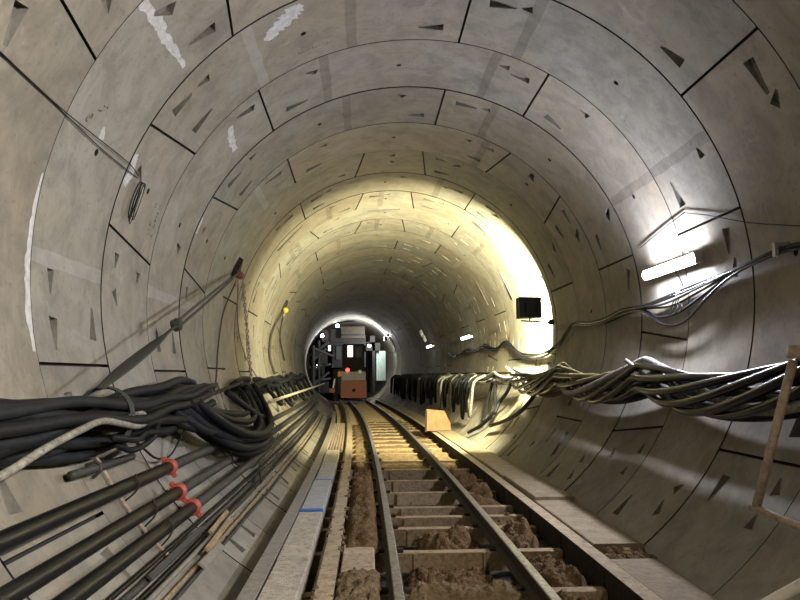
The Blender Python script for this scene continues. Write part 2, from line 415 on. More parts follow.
# ------------------------------------------------------------------ muddy invert under the tracks
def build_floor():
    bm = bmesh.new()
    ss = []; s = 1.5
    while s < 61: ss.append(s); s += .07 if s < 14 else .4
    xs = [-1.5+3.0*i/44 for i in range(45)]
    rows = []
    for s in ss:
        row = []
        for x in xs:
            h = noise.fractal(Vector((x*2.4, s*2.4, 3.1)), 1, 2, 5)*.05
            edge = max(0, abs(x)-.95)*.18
            row.append(bm.verts.new(P(x, s, -2.49+h*.8+max(0, min(1, (-1.17-x)/.1))*.11)))  # left edge raised as a dark fill for the shade beside the channel
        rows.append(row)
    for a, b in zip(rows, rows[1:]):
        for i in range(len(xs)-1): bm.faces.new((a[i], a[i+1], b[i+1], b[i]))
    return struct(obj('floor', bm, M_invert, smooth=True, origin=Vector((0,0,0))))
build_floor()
bm = bmesh.new()
cyl(bm, P(0, 63.2, 0), P(0, 63.5, 0), R+.1, 64)
struct(obj('wall_far', bm, M_dark))

def heap(name, label, x0, x1, s0, s1, zb, h, seed, m=M_mud, amp=1.0, res=.016, group=None, lumps=True, cat='mud heap'):
    bm = bmesh.new()
    nx = max(5, int((x1-x0)/res)); ns = max(5, int((s1-s0)/res)); ns = min(ns, 170)
    rows = []
    for j in range(ns+1):
        row = []
        for i in range(nx+1):
            fx, fs = i/nx, j/ns
            x = x0+(x1-x0)*fx; s = s0+(s1-s0)*fs
            e = min(1, min(fx, 1-fx)*4.2)**.55*min(1, min(fs, 1-fs)*min(9, 4+2*(s1-s0)))**.55
            v = Vector((x*5, s*5, seed*7.3))
            big = .62+.55*noise.fractal(v*.7, 1, 2, 3)
            lump = 0
            if lumps:
                c = noise.voronoi(Vector((x*17, s*17, seed*3.1)))[0]
                lump = (max(0, 1-(c[0]/.62)**2)**.5*.034 + max(0, 1-(noise.voronoi(Vector((x*36, s*36, seed)))[0][0]/.62)**2)**.5*.016)*amp
            z = zb + e*(h*max(.1, big)) + (lump + noise.fractal(v*6, 1, 2, 3)*.010)*min(1, e*1.6)
            jx = noise.noise(Vector((s*9, seed, x*9)))*.028; js = noise.noise(Vector((x*9, s*9, seed+5)))*.028
            if i in (0, nx) or j in (0, ns): z = zb-.03
            row.append(bm.verts.new(P(x+jx, s+js, z)))
        rows.append(row)
    for a, b in zip(rows, rows[1:]):
        for i in range(nx): bm.faces.new((a[i], a[i+1], b[i+1], b[i]))
    o = obj(name, bm, m, smooth=True)
    return tag(o, label, cat, group, 'stuff')

# ------------------------------------------------------------------ rails
ST = [1.6+.5*i for i in range(75)]
def rail_prof(x, z, h=.14, hw=.034, fw=.06, head=.035, web=.012):
    b = z-h
    return [(x-fw,b),(x+fw,b),(x+fw,b+.012),(x+web,b+.026),(x+web,z-head),(x+hw,z-head+.006),(x+hw,z-.006),(x+hw-.007,z),
            (x-hw+.007,z),(x-hw,z-.006),(x-hw,z-head+.006),(x-web,z-head),(x-web,b+.026),(x-fw,b+.012)]
def make_rail(x, label):
    bm = bmesh.new(); beam(bm, rail_prof(x, ZR), ST)
    for f in bm.faces:
        f.material_index = 0 if f.calc_center_median().z > ZR-.012 else 1
    return tag(obj('rail', bm, [M_rail, M_railside]), label, 'rail', 'running rails')
make_rail(-.359, 'left of the two polished steel running rails curving to the locomotive')
make_rail(.606, 'right of the two polished steel running rails curving to the locomotive')
# outer left gantry rail: broad, caked in dried mud
bm = bmesh.new(); beam(bm, [(-.945,-2.29),(-.785,-2.29),(-.785,-2.275),(-.855,-2.265),(-.855,-2.175),(-.775,-2.168),(-.775,-2.15),(-.895,-2.15),(-.895,-2.168),(-.875,-2.175),(-.875,-2.265),(-.945,-2.275)], ST)
t = thing('gantry_rail', 'broad mud-caked outer rail between plank walkway and left running rail', 'rail', P(-.86, 1.6, -2.29), 'outer gantry rails')
obj('rail_beam', bm, M_beamtop, t)
bm = bmesh.new()
rr = random.Random(5)
for i in range(46):
    s = 2.5+rr.random()**1.3*9; x = -.775+rr.uniform(-.012,.015) if rr.random()<.75 else -.895
    r = rr.uniform(.012,.032)
    v0 = len(bm.verts)
    g_ = bmesh.ops.create_icosphere(bm, subdivisions=2, radius=r)
    for v in g_['verts']:
        v.co = v.co*(1+.45*noise.noise(v.co*60+Vector((i,0,0)))); v.co.z *= .8
        v.co += P(x, s, ZR-rr.uniform(.0,.015))
o = obj('mud_clods', bm, M_mudlight, t, smooth=True); o['kind'] = 'stuff'
# outer right channel beam
t = thing('gantry_rail', 'outer right steel channel with dusty top lip beside the concrete slabs', 'rail', P(1.18, 1.6, -2.4), 'outer gantry rails')
bm = bmesh.new(); beam(bm, [(1.135,-2.36),(1.25,-2.36),(1.25,-2.346),(1.15,-2.346),(1.15,-2.164),(1.25,-2.164),(1.25,-2.15),(1.135,-2.15)], ST)
for f in bm.faces: f.material_index = 0 if f.calc_center_median().z > -2.152 else 1  # dark side faces carry the shadow on the channel's inner face
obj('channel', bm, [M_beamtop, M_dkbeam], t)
for i, s in enumerate((5.05, 6.15, 7.3, 8.6, 10.0)):
    bm = bmesh.new(); box(bm, 1.125, 1.137, s, s+.12, -2.34, -2.17); obj('splice_plate', bm, M_dkbeam, t)

# ------------------------------------------------------------------ sleepers
ORD = 'first second third fourth fifth sixth seventh eighth ninth tenth eleventh twelfth thirteenth fourteenth fifteenth sixteenth seventeenth eighteenth nineteenth twentieth'.split()
ORD += ['twenty-'+o for o in ORD[:9]] + ['thirtieth'] + ['thirty-'+o for o in ORD[:9]]
def sleeper(s, label, near, zt=-2.29, h=.155, xa=-1.2, xb=1.125):
    t = thing('steel_sleeper', label, 'sleeper', P(0, s, zt-h), 'steel sleepers under the rails')
    bm = bmesh.new()
    box(bm, xa, xb, s, s+.012, zt-h, zt)
    box(bm, xa, xb, s+.012, s+.11, zt-.012, zt)
    box(bm, xa, xb, s+.012, s+.11, zt-h, zt-h+.012)
    obj('channel', bm, M_rust, t)
    if near:
        for x in (-.165, .435):
            bm = bmesh.new(); box(bm, x, x+.014, s-.03, s, zt-h, zt-.002); obj('stiffener', bm, M_rust, t)
        for x in (-.359, .606):
            for d in (-1, 1):
                bm = bmesh.new(); box(bm, x+d*.082-.028, x+d*.082+.028, s+.02, s+.09, zt, zt+.03); bevel(bm, .006)
                obj('rail_clip', bm, M_dkbeam, t)
SL = [4.97, 6.08, 7.0, 7.55, 8.08, 9.08, 10.09, 11.24, 12.4, 13.5]
s = 14.4
while s < 37: SL.append(s); s += .95
for i, s in enumerate(SL):
    d = {0:'mud-topped steel sleeper crossing the photo bottom between the rails', 1:'bare tan steel sleeper with end stiffeners, nearest fully visible one'}.get(i)
    sleeper(s, d or 'steel cross sleeper under the rails, %s one up from the photo bottom' % ORD[i], i < 10)

# ------------------------------------------------------------------ mud between and beside the rails
heap('mud_heap', 'big crumbly mud heap between the rails behind the second sleeper', -.10, .56, 6.22, 6.98, -2.49, .24, 1, amp=1.5)
heap('mud_heap', 'dark mud heap between the rails at the photo bottom, before second sleeper', -.25, .50, 5.1, 6.05, -2.50, .14, 2, amp=1.5)
heap('mud_heap', 'light mud spread on top of the nearest sleeper at the bottom edge', -.30, .54, 4.93, 5.13, -2.31, .05, 3, M_mudlight, amp=1.0)
heap('mud_heap', 'mud heap right of the right running rail, at the photo bottom', .68, 1.08, 4.5, 6.1, -2.48, .21, 4, amp=1.5)
heap('mud_heap', 'mud heap right of the right running rail, second up from bottom', .69, 1.06, 6.25, 7.9, -2.47, .22, 5, amp=1.5)
heap('mud_heap', 'long mud heap right of the right running rail near lit slabs', .69, 1.10, 8.0, 11.6, -2.46, .23, 6, amp=1.2, res=.03)
heap('mud_ridge', 'long crumbling mud ridge on the plank left of left running rail', -.755, -.465, 5.95, 10.5, -2.22, .13, 7, amp=1.1, res=.026)
heap('mud_heap', 'light mud clods on the plank end at the photo bottom', -.78, -.47, 3.6, 5.25, -2.215, .055, 8, M_mudlight, amp=1.1)
heap('mud_layer', 'thin yellow mud coat over far sleepers between the running rails', -.30, .55, 11.3, 24, -2.365, .045, 9, M_mudlight, amp=.6, res=.035)
heap('mud_layer', 'thin mud strip over far sleepers left of left running rail', -.76, -.44, 11.4, 22, -2.365, .09, 10, M_mudlight, amp=.9, res=.035)
heap('mud_layer', 'thin mud strip over far sleepers right of right running rail', .69, 1.1, 12, 24, -2.37, .07, 11, M_mudlight, amp=.9, res=.035)
bm = bmesh.new(); box(bm, -.745, -.485, 2.2, 9.8, -2.29, -2.205); bevel(bm, .01)
tag(obj('timber_plank', bm, M_beamtop), 'mud-covered flat plank lying left of the left running rail', 'plank')
bm = bmesh.new()
g_ = bmesh.ops.create_icosphere(bm, subdivisions=3, radius=.07)
for v in g_['verts']:
    v.co = v.co*(1+.5*noise.noise(v.co*22)); v.co.x *= 1.2; v.co.z *= .55
    v.co += P(-.19, 5.22, -2.40)
tag(obj('stone', bm, M_paper), 'small pale stone in the mud beside the left running rail, bottom', 'stone')
heap('mud_heap', 'dark crumbs of dirt filling the gap between two right slabs', 1.28, 1.68, 5.28, 5.68, -2.24, .05, 12, amp=1.5)

# ------------------------------------------------------------------ walkway on the left
def plank(x0, x1, s0, s1, m, label, lift=0, edge=None, name='walkway_plank'):
    bm = bmesh.new(); box(bm, x0, x1, s0, s1, -2.29, ZR+lift); bevel(bm, .007)
    if edge is None: return tag(obj(name, bm, m), label, 'plank', 'walkway planks')
    t = thing(name, label, 'plank', P((x0+x1)/2, s0, -2.29), 'walkway planks')
    obj('board', bm, m, t)
    bm = bmesh.new(); box(bm, x0-.003, x1+.003, s0-.006, s0+.10, -2.20, ZR+lift+.004); obj('painted_edge', bm, edge, t)['label'] = 'blue painted front edge'
    return t
plank(-1.245, -1.0, 1.8, 5.38, M_plank, 'grey plank of the left walkway nearest the photo bottom')
plank(-1.245, -1.005, 5.40, 7.20, M_plank, 'grey walkway plank just before the first blue-edged plank', .006)
plank(-1.24, -1.01, 7.22, 9.28, M_plankblue, 'bluish grey walkway plank with blue front edge, nearer one', .012, M_blue)
plank(-1.235, -1.01, 9.30, 11.2, M_plankblue, 'bluish grey walkway plank with blue front edge, farther one', .004, M_blue)
plank(-1.24, -1.01, 11.22, 13.0, M_plank, 'pale walkway plank just before the steel grating', .004)
t = thing('walkway_grating', 'rusty barred steel grating at the far end of the left walkway', 'grating', P(-1.17, 13.05, -2.2))
bm = bmesh.new()
for i in range(7):
    x = -1.30+.33*i/6; beam(bm, [(x-.012,-2.2),(x+.012,-2.2),(x+.012,-2.15),(x-.012,-2.15)], [13.05+.5*k for k in range(15)])
obj('bearing_bars', bm, M_rustpipe, t)
bm = bmesh.new()
for i in range(15):
    s = 13.05+.5*i; box(bm, -1.32, -.96, s-.02, s+.02, -2.195, -2.145)
obj('cross_bars', bm, M_rustpipe, t)
bm = bmesh.new(); beam(bm, [(-1.36,-2.29),(-1.25,-2.29),(-1.25,-2.275),(-1.345,-2.275),(-1.345,-2.142),(-1.25,-2.142),(-1.25,-2.128),(-1.36,-2.128)], [1.6+.5*i for i in range(50)])
tag(obj('walkway_channel', bm, M_channel), 'grey steel channel edging the left side of plank walkway', 'beam')

# ------------------------------------------------------------------ slabs on the right
def slab(s0, s1, zt, x0, label, m=M_slab, th=.11):
    bm = bmesh.new()
    xr = math.sqrt(R*R-(zt-.02)**2)-.03
    xr2 = math.sqrt(R*R-(zt-th)**2)-.04
    n = max(2, int((s1-s0)/.3)); rows = []
    rr = random.Random(int(s0*100))
    for i in range(n+1):
        s = s0+(s1-s0)*i/n; j = rr.uniform(-.015,.015)
        rows.append([bm.verts.new(P(x, s, z)) for x, z in ((x0,zt-th),(xr2,zt-th),(xr+j,zt-.02),(xr-.04+j,zt),(x0+.008,zt),(x0,zt-.008))])
    for a, b in zip(rows, rows[1:]):
        for k in range(6): bm.faces.new((a[k], a[(k+1)%6], b[(k+1)%6], b[k]))
    bm.faces.new(rows[0][::-1]); bm.faces.new(rows[-1])
    return tag(obj('floor_slab', bm, m), label, 'slab', 'slabs along the right rail')
slab(2.0, 5.30, -2.16, 1.26, 'concrete slab beside outer right rail at the bottom right')
slab(5.66, 7.95, -2.135, 1.26, 'long concrete slab beside outer right rail, behind the dirt gap')
slab(7.6, 9.25, -2.10, 1.27, 'raised concrete slab beside outer right rail, overlapping the long one', th=.05)
slab(9.27, 11.1, -2.115, 1.26, 'concrete slab beside outer right rail in shadow before lit patch')
slab(11.15, 13.9, -2.125, 1.26, 'brightly lit yellow slab beside the outer right rail')
slab(13.95, 17.4, -2.13, 1.26, 'lit slab under the plywood board')
slab(17.5, 30, -2.14, 1.26, 'far slab beside outer right rail under the dangling cables')
# plywood sheet leaning by the rail
bm = bmesh.new()
a = [P(.99,16.7,-2.12), P(1.62,16.9,-2.12), P(1.62,16.96,-1.95), P(1.48,17.0,-1.66), P(1.03,16.9,-1.61)]
off = Vector((0,.03,0))
f1 = [bm.verts.new(p) for p in a]; f2 = [bm.verts.new(p+off) for p in a]
bm.faces.new(f1); bm.faces.new(f2[::-1])
for i in range(5): bm.faces.new((f1[i], f2[i], f2[(i+1)%5], f1[(i+1)%5]))
tag(obj('plywood_board', bm, M_wood), 'brown plywood offcut leaning on the slab beside the right rail', 'board')
bm = bmesh.new(); f = [P(.95,16.55,-2.13), P(.99,16.55,-2.13), P(1.04,16.82,-1.64), P(1.00,16.82,-1.64)]
prism8(bm, [f[0],f[1],f[1]+Vector((0,.03,0)),f[0]+Vector((0,.03,0)),f[3],f[2],f[2]+Vector((0,.03,0)),f[3]+Vector((0,.03,0))])
tag(obj('wooden_batten', bm, M_dkbeam), 'dark batten standing against left edge of plywood offcut', 'board')

# ------------------------------------------------------------------ pipes on the lower left wall
def wall_run(th, r, s0, s1, step=1.0, dth=0.0, jit=0, seed=0):
    n = int((s1-s0)/step)+1; rr = random.Random(seed)
    return [WP(s0+(s1-s0)*i/n, th+dth*(s0+(s1-s0)*i/n-4)+rr.uniform(-jit,jit), r) for i in range(n+1)]
PN = ['topmost', 'middle', 'lowest']
for i, (th, dth) in enumerate([(-124.6,-.10), (-129.3,-.02), (-132.9,.0)]):
    r = 2.62
    t = thing('service_pipe', '%s of three thick black pipes with red clamps on left wall' % PN[i], 'pipe', WP(1.5, th, r), 'thick black wall pipes')
    sc = [5.68, 5.50, 5.52][i]
    bm = bmesh.new(); tube(bm, catmull(wall_run(th, r, 1.5, sc, .6, dth), 3), .048, 16); obj('pipe_length', bm, M_pipe, t, smooth=True)
    bm = bmesh.new(); tube(bm, catmull(wall_run(th, r, sc, 27, 1.2, dth), 3) ,.043, 12); obj('pipe_length', bm, M_pipedusty, t, smooth=True)
    c = WP(sc, th+dth*(sc-4), r); c2 = WP(sc+.09, th+dth*(sc-4), r)
    bm = bmesh.new(); ax = (c2-c).normalized(); mid = (c+c2)/2
    tube(bm, [mid-ax*.04, mid-ax*.034, mid-ax*.012, mid+ax*.012, mid+ax*.034, mid+ax*.04], [.052,.062,.066,.066,.062,.052], 20)
    obj('clamp_ring', bm, M_red, t, smooth=True)
    radial = Vector((sin(rad(th)), 0, cos(rad(th)))); tang = radial.cross(ax)
    for d in (-1, 1):
        bm = bmesh.new(); rot_box(bm, mid+tang*d*.077, ax*.026, tang*.02, radial*.018); bevel(bm, .008, 2)
        lug = obj('clamp_lug', bm, M_red, t)
        bm = bmesh.new(); cyl(bm, mid+tang*d*.078-radial*.03, mid+tang*d*.078+radial*.03, .010, 8); obj('bolt', bm, M_red, lug)
# bracket strap behind the pipes with U-bolts
t = thing('pipe_bracket', 'curved steel wall strap with thin hooks holding the three black pipes', 'bracket', WP(4.8, -135, 2.72))
bm = bmesh.new(); tube(bm, [WP(4.8, a, 2.715) for a in range(-136, -114, 1)], (.012), 6); obj('wall_strap', bm, M_rustpipe, t)
for th in (-124.7, -129.3, -132.9):
    bm = bmesh.new()
    tube(bm, catmull([WP(4.8, th-1.5, 2.70), WP(4.8, th-1.35, 2.62), WP(4.8, th-.7, 2.568), WP(4.8, th+.2, 2.562), WP(4.82, th+.8, 2.555)], 3), .007, 6)
    obj('u_bolt', bm, M_dkbeam, t)
t = thing('pipe_stub', 'short dusty steel pipe stub with clip on left wall above pipes', 'pipe', WP(4.28, -120.2, 2.68))
bm = bmesh.new(); tube(bm, [WP(4.25,-120.2,2.68), WP(4.7,-120.4,2.68), WP(5.3,-120.5,2.68)], .027, 12); obj('pipe_length', bm, M_pipedusty, t, smooth=True)
bm = bmesh.new(); tube(bm, [WP(4.62,-121.3,2.73), WP(4.62,-121.0,2.66), WP(4.62,-120.3,2.645), WP(4.62,-119.6,2.66), WP(4.62,-119.3,2.73)], .012, 6); obj('pipe_clip', bm, M_pipedusty, t)
# thin conduits and bars
TH = [(-135.3, .017, M_pipe, 'thin black conduit just below the lowest thick black pipe', 'conduit', 2.715),
      (-136.6, .024, M_pipedusty, 'dusty dark bar below the thin black conduit on left wall', 'bar', 2.71),
      (-137.6, .016, M_pipe, 'slim black cable between dusty bar and grey conduit', 'cable', 2.725),
      (-138.5, .018, M_greypipe, 'dull grey conduit running along the lower left wall', 'conduit', 2.715),
      (-139.9, .014, M_rust, 'brown muddy bar lowest but one on left wall', 'bar', 2.715),
      (-140.9, .015, M_pipedusty, 'lowest slim dark conduit on left wall above walkway channel', 'conduit', 2.725)]
for i, (th, r, m, lab, cat, rw) in enumerate(TH):
    pts = wall_run(th, rw, 1.8, 24, 1.1, .03*(3-i)*.25-.03, .10, i)
    tag(obj({'bar':'steel_bar','cable':'thin_cable'}.get(cat, 'conduit'), T(pts, r, 8, 3), m, smooth=True), lab, cat, 'thin runs on the lower left wall')
# broken boards resting on the conduits
rr = random.Random(21)
bd = [(4.2,5.5,-136.7,-136.5,.02,M_pipedusty,'dark dusty tray strip lying on the conduits at lower left'),
      (5.2,6.2,-139.6,-138.9,.022,M_rust,'broken brown board fragment lying across conduits at lower left'),
      (5.55,6.3,-138.0,-137.5,.018,M_rust,'short brown wood splinter lying on the conduits at lower left'),
      (4.9,5.5,-140.6,-140.9,.03,M_greypipe,'small pale wood scrap lying on the lowest conduits')]
for s0, s1, a, b, w, m, lab in bd:
    bm = bmesh.new(); c = (WP(s0,a,2.655)+WP(s1,b,2.655))/2; ax = (WP(s1,b,2.655)-WP(s0,a,2.655))/2
    rd = Vector((sin(rad(a)),0,cos(rad(a)))); tg = ax.cross(rd).normalized()
    rot_box(bm, c, ax, tg*w, rd*.008); tag(obj('board_scrap', bm, m), lab, 'scrap')

# ------------------------------------------------------------------ cable bundle on the left wall
def hose_path(s0, s1, thc, rc, dth, dr, step, seed, wig=.5, sag=None):
    out = []; s = s0; rr = random.Random(seed); ph = rr.uniform(0, 6.28); ph2 = rr.uniform(0, 6.28)
    while s <= s1+1e-6:
        th = thc(s)+dth*(1+.18*sin(s*.9+ph))+wig*sin(s*1.35+ph2)
        r = rc+dr+.018*sin(s*1.7+ph)
        th += wig*.45*sin(s*3.6+ph*2)
        out.append(WP(s, th, r)); s += step
    return out
BUN = [(4.1,.09,.036),(3.5,-.03,.039),(2.9,.07,.036),(2.2,-.07,.041),(1.5,.05,.037),(.8,-.09,.040),(.1,.06,.036),(-.6,-.08,.041),(-1.3,.05,.038),(-2.0,-.06,.040),(-2.7,.04,.036),(1.1,-.15,.034),(-.9,-.16,.035),(2.6,.13,.038),(-3.1,.10,.036)]
thcA = lambda s: -114.2+.10*sin(s*1.1)+.25*max(0, s-5)*.4
for i, (dth, dr, r) in enumerate(BUN):
    pts = hose_path(1.4, 7.4+.18*(i%4), thcA, 2.55, dth, dr, .30, i, 1.0)
    if i < 11: lab = '%s black hose, counting from the top of the thick left bundle' % ORD[i]
    else: lab = ['upper front black hose lying on the thick left bundle', 'lower front black hose lying on the thick left bundle', 'upper rear black hose against the wall in the thick left bundle', 'lowest rear black hose against the wall in the thick left bundle'][i-11]
    tag(obj('hose', T(pts, r, 8, 3), M_hosedusty if i % 3 else M_hose, smooth=True), lab, 'hose', 'hoses in the thick left bundle')
pts = [WP(1.6,-121.5,2.50), WP(2.4,-120.6,2.48), WP(3.05,-119.3,2.43), WP(3.5,-117.6,2.40), WP(3.9,-116.4,2.37), WP(4.2,-115.8,2.36), WP(4.5,-116.9,2.36), WP(4.75,-117.5,2.38), WP(5.0,-117.2,2.40), WP(5.12,-116.0,2.41), WP(5.05,-115.0,2.42), WP(4.9,-114.7,2.46)]
tag(obj('hose', T(pts, .021, 10, 5), M_palehose, smooth=True), 'pale grey hose curling under the strap of the left bundle', 'hose', 'hoses in the thick left bundle')
for k, pp in enumerate([[(4.4,-118.2,2.42),(4.9,-119.2,2.46),(5.2,-118.4,2.48),(5.6,-118.9,2.5)], [(4.6,-118.8,2.5),(5.0,-120.2,2.55),(5.4,-119.4,2.52),(5.5,-117.6,2.47)]]):
    tag(obj('loose_cable', T([WP(*q) for q in pp], .022, 8, 5), M_hose, smooth=True), ['short black cable end poking below the pale curled hose','short black cable loop drooping below the left bundle'][k], 'cable')
# band around the bundle
bm = bmesh.new(); cs = 4.72
band = [WP(cs+.03*cos(a), -114.2+4.6*cos(a)*1.0, 2.53+.19*sin(a)) for a in [2*pi*i/24 for i in range(25)]]
tube(bm, band, [(.03,.012)]*25, 6, False)
tag(obj('bundle_band', bm, M_web), 'dark strap loop wrapped around the thick left bundle', 'strap')

# looping hoses hung further on
COIL = [ [( 6.75,-114.6),(6.95,-119.5),(7.5,-124.6),(8.4,-127.6),(9.3,-126.2),(9.9,-119.5),(10.2,-112.4)],
         [( 6.6,-114.0),(7.0,-121.0),(7.6,-127.0),(8.6,-129.8),(9.6,-128.3),(10.1,-120.5),(10.3,-112.2)],
         [( 6.5,-114.3),(6.9,-121.6),(7.5,-128.2),(8.5,-131.2),(9.7,-130.0),(10.3,-122.0),(10.5,-112.2)],
         [( 6.9,-113.8),(7.4,-117.8),(8.1,-121.8),(8.9,-123.6),(9.6,-121.6),(10.0,-117.0),(10.1,-112.2)],
         [( 7.0,-113.6),(7.6,-116.8),(8.4,-119.6),(9.2,-120.6),(9.7,-118.6),(9.9,-115.0),(10.0,-112.0)],
         [( 6.7,-114.8),(6.9,-120.4),(7.4,-126.0),(8.3,-129.2),(9.5,-127.4),(10.2,-119.5),(10.4,-112.0)],
         [( 6.3,-114.5),(6.5,-119.0),(6.75,-122.2),(7.1,-121.8),(7.3,-118.0),(7.3,-114.6)],
         [( 6.2,-115.0),(6.35,-118.0),(6.6,-120.2),(6.9,-119.6),(7.1,-116.8),(7.2,-114.4)],
         [( 8.8,-112.8),(9.2,-118.6),(9.6,-123.2),(10.2,-124.8),(10.7,-119.0),(10.7,-112.4)],
         [( 6.9,-114.4),(7.2,-120.2),(7.8,-125.8),(8.7,-128.4),(9.5,-125.2),(10.0,-118.6),(10.2,-112.2)],
         [( 6.6,-114.6),(6.85,-121.0),(7.3,-125.6),(8.1,-128.4),(9.2,-128.9),(10.1,-121.6),(10.4,-112.4)],
         [( 6.8,-114.2),(7.1,-122.5),(7.8,-129.6),(8.8,-132.0),(9.9,-131.4),(10.5,-123.0),(10.6,-112.6)]]
CR = [2.40,2.36,2.44,2.42,2.46,2.30,2.44,2.50,2.40,2.47,2.41,2.52]
CL = ['innermost shallow','long front','deep outer','short upper','shortest upper','bulging front','small left','smallest left','narrow right','middle rear','low middle','deepest rear']
for i, (cp, r0) in enumerate(zip(COIL, CR)):
    n = len(cp)
    pts = [WP(s, th, r0+.10*abs(2*k/(n-1)-1)**2) for k, (s, th) in enumerate(cp)]
    tag(obj('hanging_hose', T(pts, .043 if i not in (3,4,6,7) else .036, 10, 5), M_hose if i % 2 else M_hosedusty, smooth=True),
        CL[i]+' black hose loop hanging from the left wall under the chain', 'hose', 'hose loops hanging under the chain')
# bundle continuing toward the locomotive
for i, (dth, dr, r) in enumerate([(2.6,.05,.05),(1.4,-.03,.05),(.4,.06,.045),(-.7,-.04,.05),(-1.8,.04,.045),(.3,-.10,.04)]):
    pts = hose_path(10.0, 25, lambda s: -112.4+max(0, s-10)*.22, 2.55, dth, dr, .9, 40+i, .8)
    tag(obj('hose', T(pts, r, 8, 3), M_hosedusty if i % 2 else M_hose, smooth=True), '%s hose from the top in the far left bundle beyond the chain' % ORD[i], 'hose', 'hoses in the far left bundle')
FC = [(12.2,1.4,-122),(13.6,1.6,-124.5),(15.2,1.7,-123),(17.2,2.0,-125),(19.5,2.2,-124),(22.0,2.4,-124.5),(14.4,1.2,-121)]
for i, (s, l, th) in enumerate(FC):
    pts = [WP(s,-112.2,2.47), WP(s+l*.15,(-112.5+th)/2,2.44), WP(s+l*.45,th,2.44), WP(s+l*.8,(-112+th)/2-1,2.44), WP(s+l,-111.5,2.47)]
    tag(obj('hanging_hose', T(pts, .036, 8, 5), M_hose if i%2 else M_hosedusty, smooth=True), 'drooping far hose loop on left wall, %s beyond the chain' % ORD[[0,1,3,4,5,6,2][i]], 'hose', 'far left hose loops')
# rods along the bundle
bm = bmesh.new(); cyl(bm, WP(6.4,-115.0,2.38), WP(9.6,-110.8,2.42), .024, 8)
tag(obj('support_rod', bm, M_dkbeam), 'dark steel rod above the hanging black loops on left wall', 'rod')
bm = bmesh.new(); cyl(bm, WP(11.2,-119.7,2.40), P(-1.72, 30, -1.13), .03, 8)
tag(obj('bamboo_pole', bm, M_palepipe), 'pale pole slanting from left wall towards the locomotive', 'pole')
# thin wires dropping among the pipes
for i, pp in enumerate([[(7.3,-128,2.5),(7.6,-131,2.6),(8.4,-134,2.66),(9.3,-133,2.63),(9.6,-129,2.55)], [(9.7,-128,2.5),(9.4,-132,2.6),(8.4,-136,2.66),(7.9,-137,2.67)], [(5.3,-119,2.6),(5.7,-122.3,2.66),(6.1,-122.6,2.66),(6.5,-119,2.55)], [(8.2,-138.4,2.68),(8.9,-135,2.66),(10.2,-134.2,2.64),(11.5,-131,2.6)]]):
    tag(obj('loose_wire', T([WP(*q) for q in pp], .009, 6, 6), M_pipe, smooth=True),
        ['thin black wire drooping under the hanging loops onto pipes','thin black wire falling from the loops to the conduits','thin black wire loop above the topmost red clamp','thin black wire trailing over conduits beyond the hose loops'][i], 'wire', 'loose wires on the left')

# ------------------------------------------------------------------ sling, anchor, chain on the left wall
A0 = Vector(XS(4.67,-109.9,2.47)); A1 = Vector(XS(10.78,-71.2,2.66))
def LP(t): v = A0.lerp(A1, t); return P(*v)
t = thing('lifting_sling', 'dark webbing sling knotted to twin ropes, slanting up the left wall', 'sling', LP(0))
bm = bmesh.new(); n = 16
ww = [ (.02+.045*sin(pi*min(1,(i/n)*1.15+.06))**.7, .010) for i in range(n+1)]
tube(bm, [LP(.325*i/n) for i in range(n+1)], ww, 8); obj('webbing', bm, M_web, t, smooth=True)
bm = bmesh.new(); g_ = bmesh.ops.create_icosphere(bm, subdivisions=3, radius=.062)
kc = LP(.335)
for v in g_['verts']: v.co = v.co*(1+.35*noise.noise(v.co*25)); v.co += kc
obj('knot', bm, M_web, t, smooth=True)
for d in (-1, 1):
    bm = bmesh.new(); tube(bm, [LP(.33+.65*i/10)+Vector((0,0,d*.035*sin(pi*min(1,.35+.65*i/10))**1)) for i in range(11)], .015, 6); obj('rope', bm, M_rope, t)
def anchor(s, th, lab, yel):
    c = WP(s, th, 2.70); t = thing('wall_anchor', lab, 'anchor', c, 'anchors on the left wall')
    rd = Vector((sin(rad(th)),0,cos(rad(th)))); tg = Vector((cos(rad(th)),0,-sin(rad(th)))); ax = Vector((0,1,0))
    bm = bmesh.new()
    pl = [(-.085,.0),(0,.20),(.085,.02),(.06,-.10),(-.06,-.10)]
    f1 = [bm.verts.new(c+ax*a+tg*b-rd*.03) for a, b in pl]; f2 = [bm.verts.new(c+ax*a*1.2+tg*b*1.1+rd*.05) for a, b in pl]
    bm.faces.new(f1); bm.faces.new(f2[::-1])
    for i in range(5): bm.faces.new((f1[i],f2[i],f2[(i+1)%5],f1[(i+1)%5]))
    obj('anchor_plate', bm, M_dkbeam if not yel else M_black, t)
    bm = bmesh.new(); cyl(bm, c-ax*.10-tg*.05-rd*.05, c+ax*.10-tg*.05-rd*.05, .066, 10); obj('sleeve', bm, M_yellow if yel else mat('oxide_red', (.17,.05,.035), .7), t, smooth=True)
    bm = bmesh.new(); tube(bm, [c-tg*.03-rd*.05+ax*(.07*sin(a))-tg*(.10-.10*cos(a)) for a in [2*pi*i/12 for i in range(13)]], .018, 6, False); obj('shackle', bm, M_rustpipe, t, smooth=True)
anchor(10.78, -71.2, 'dark pointed wall anchor with red sleeve above the hanging chain', False)
anchor(17.9, -68.8, 'yellow and black wall anchor high on the left wall, farther one', True)
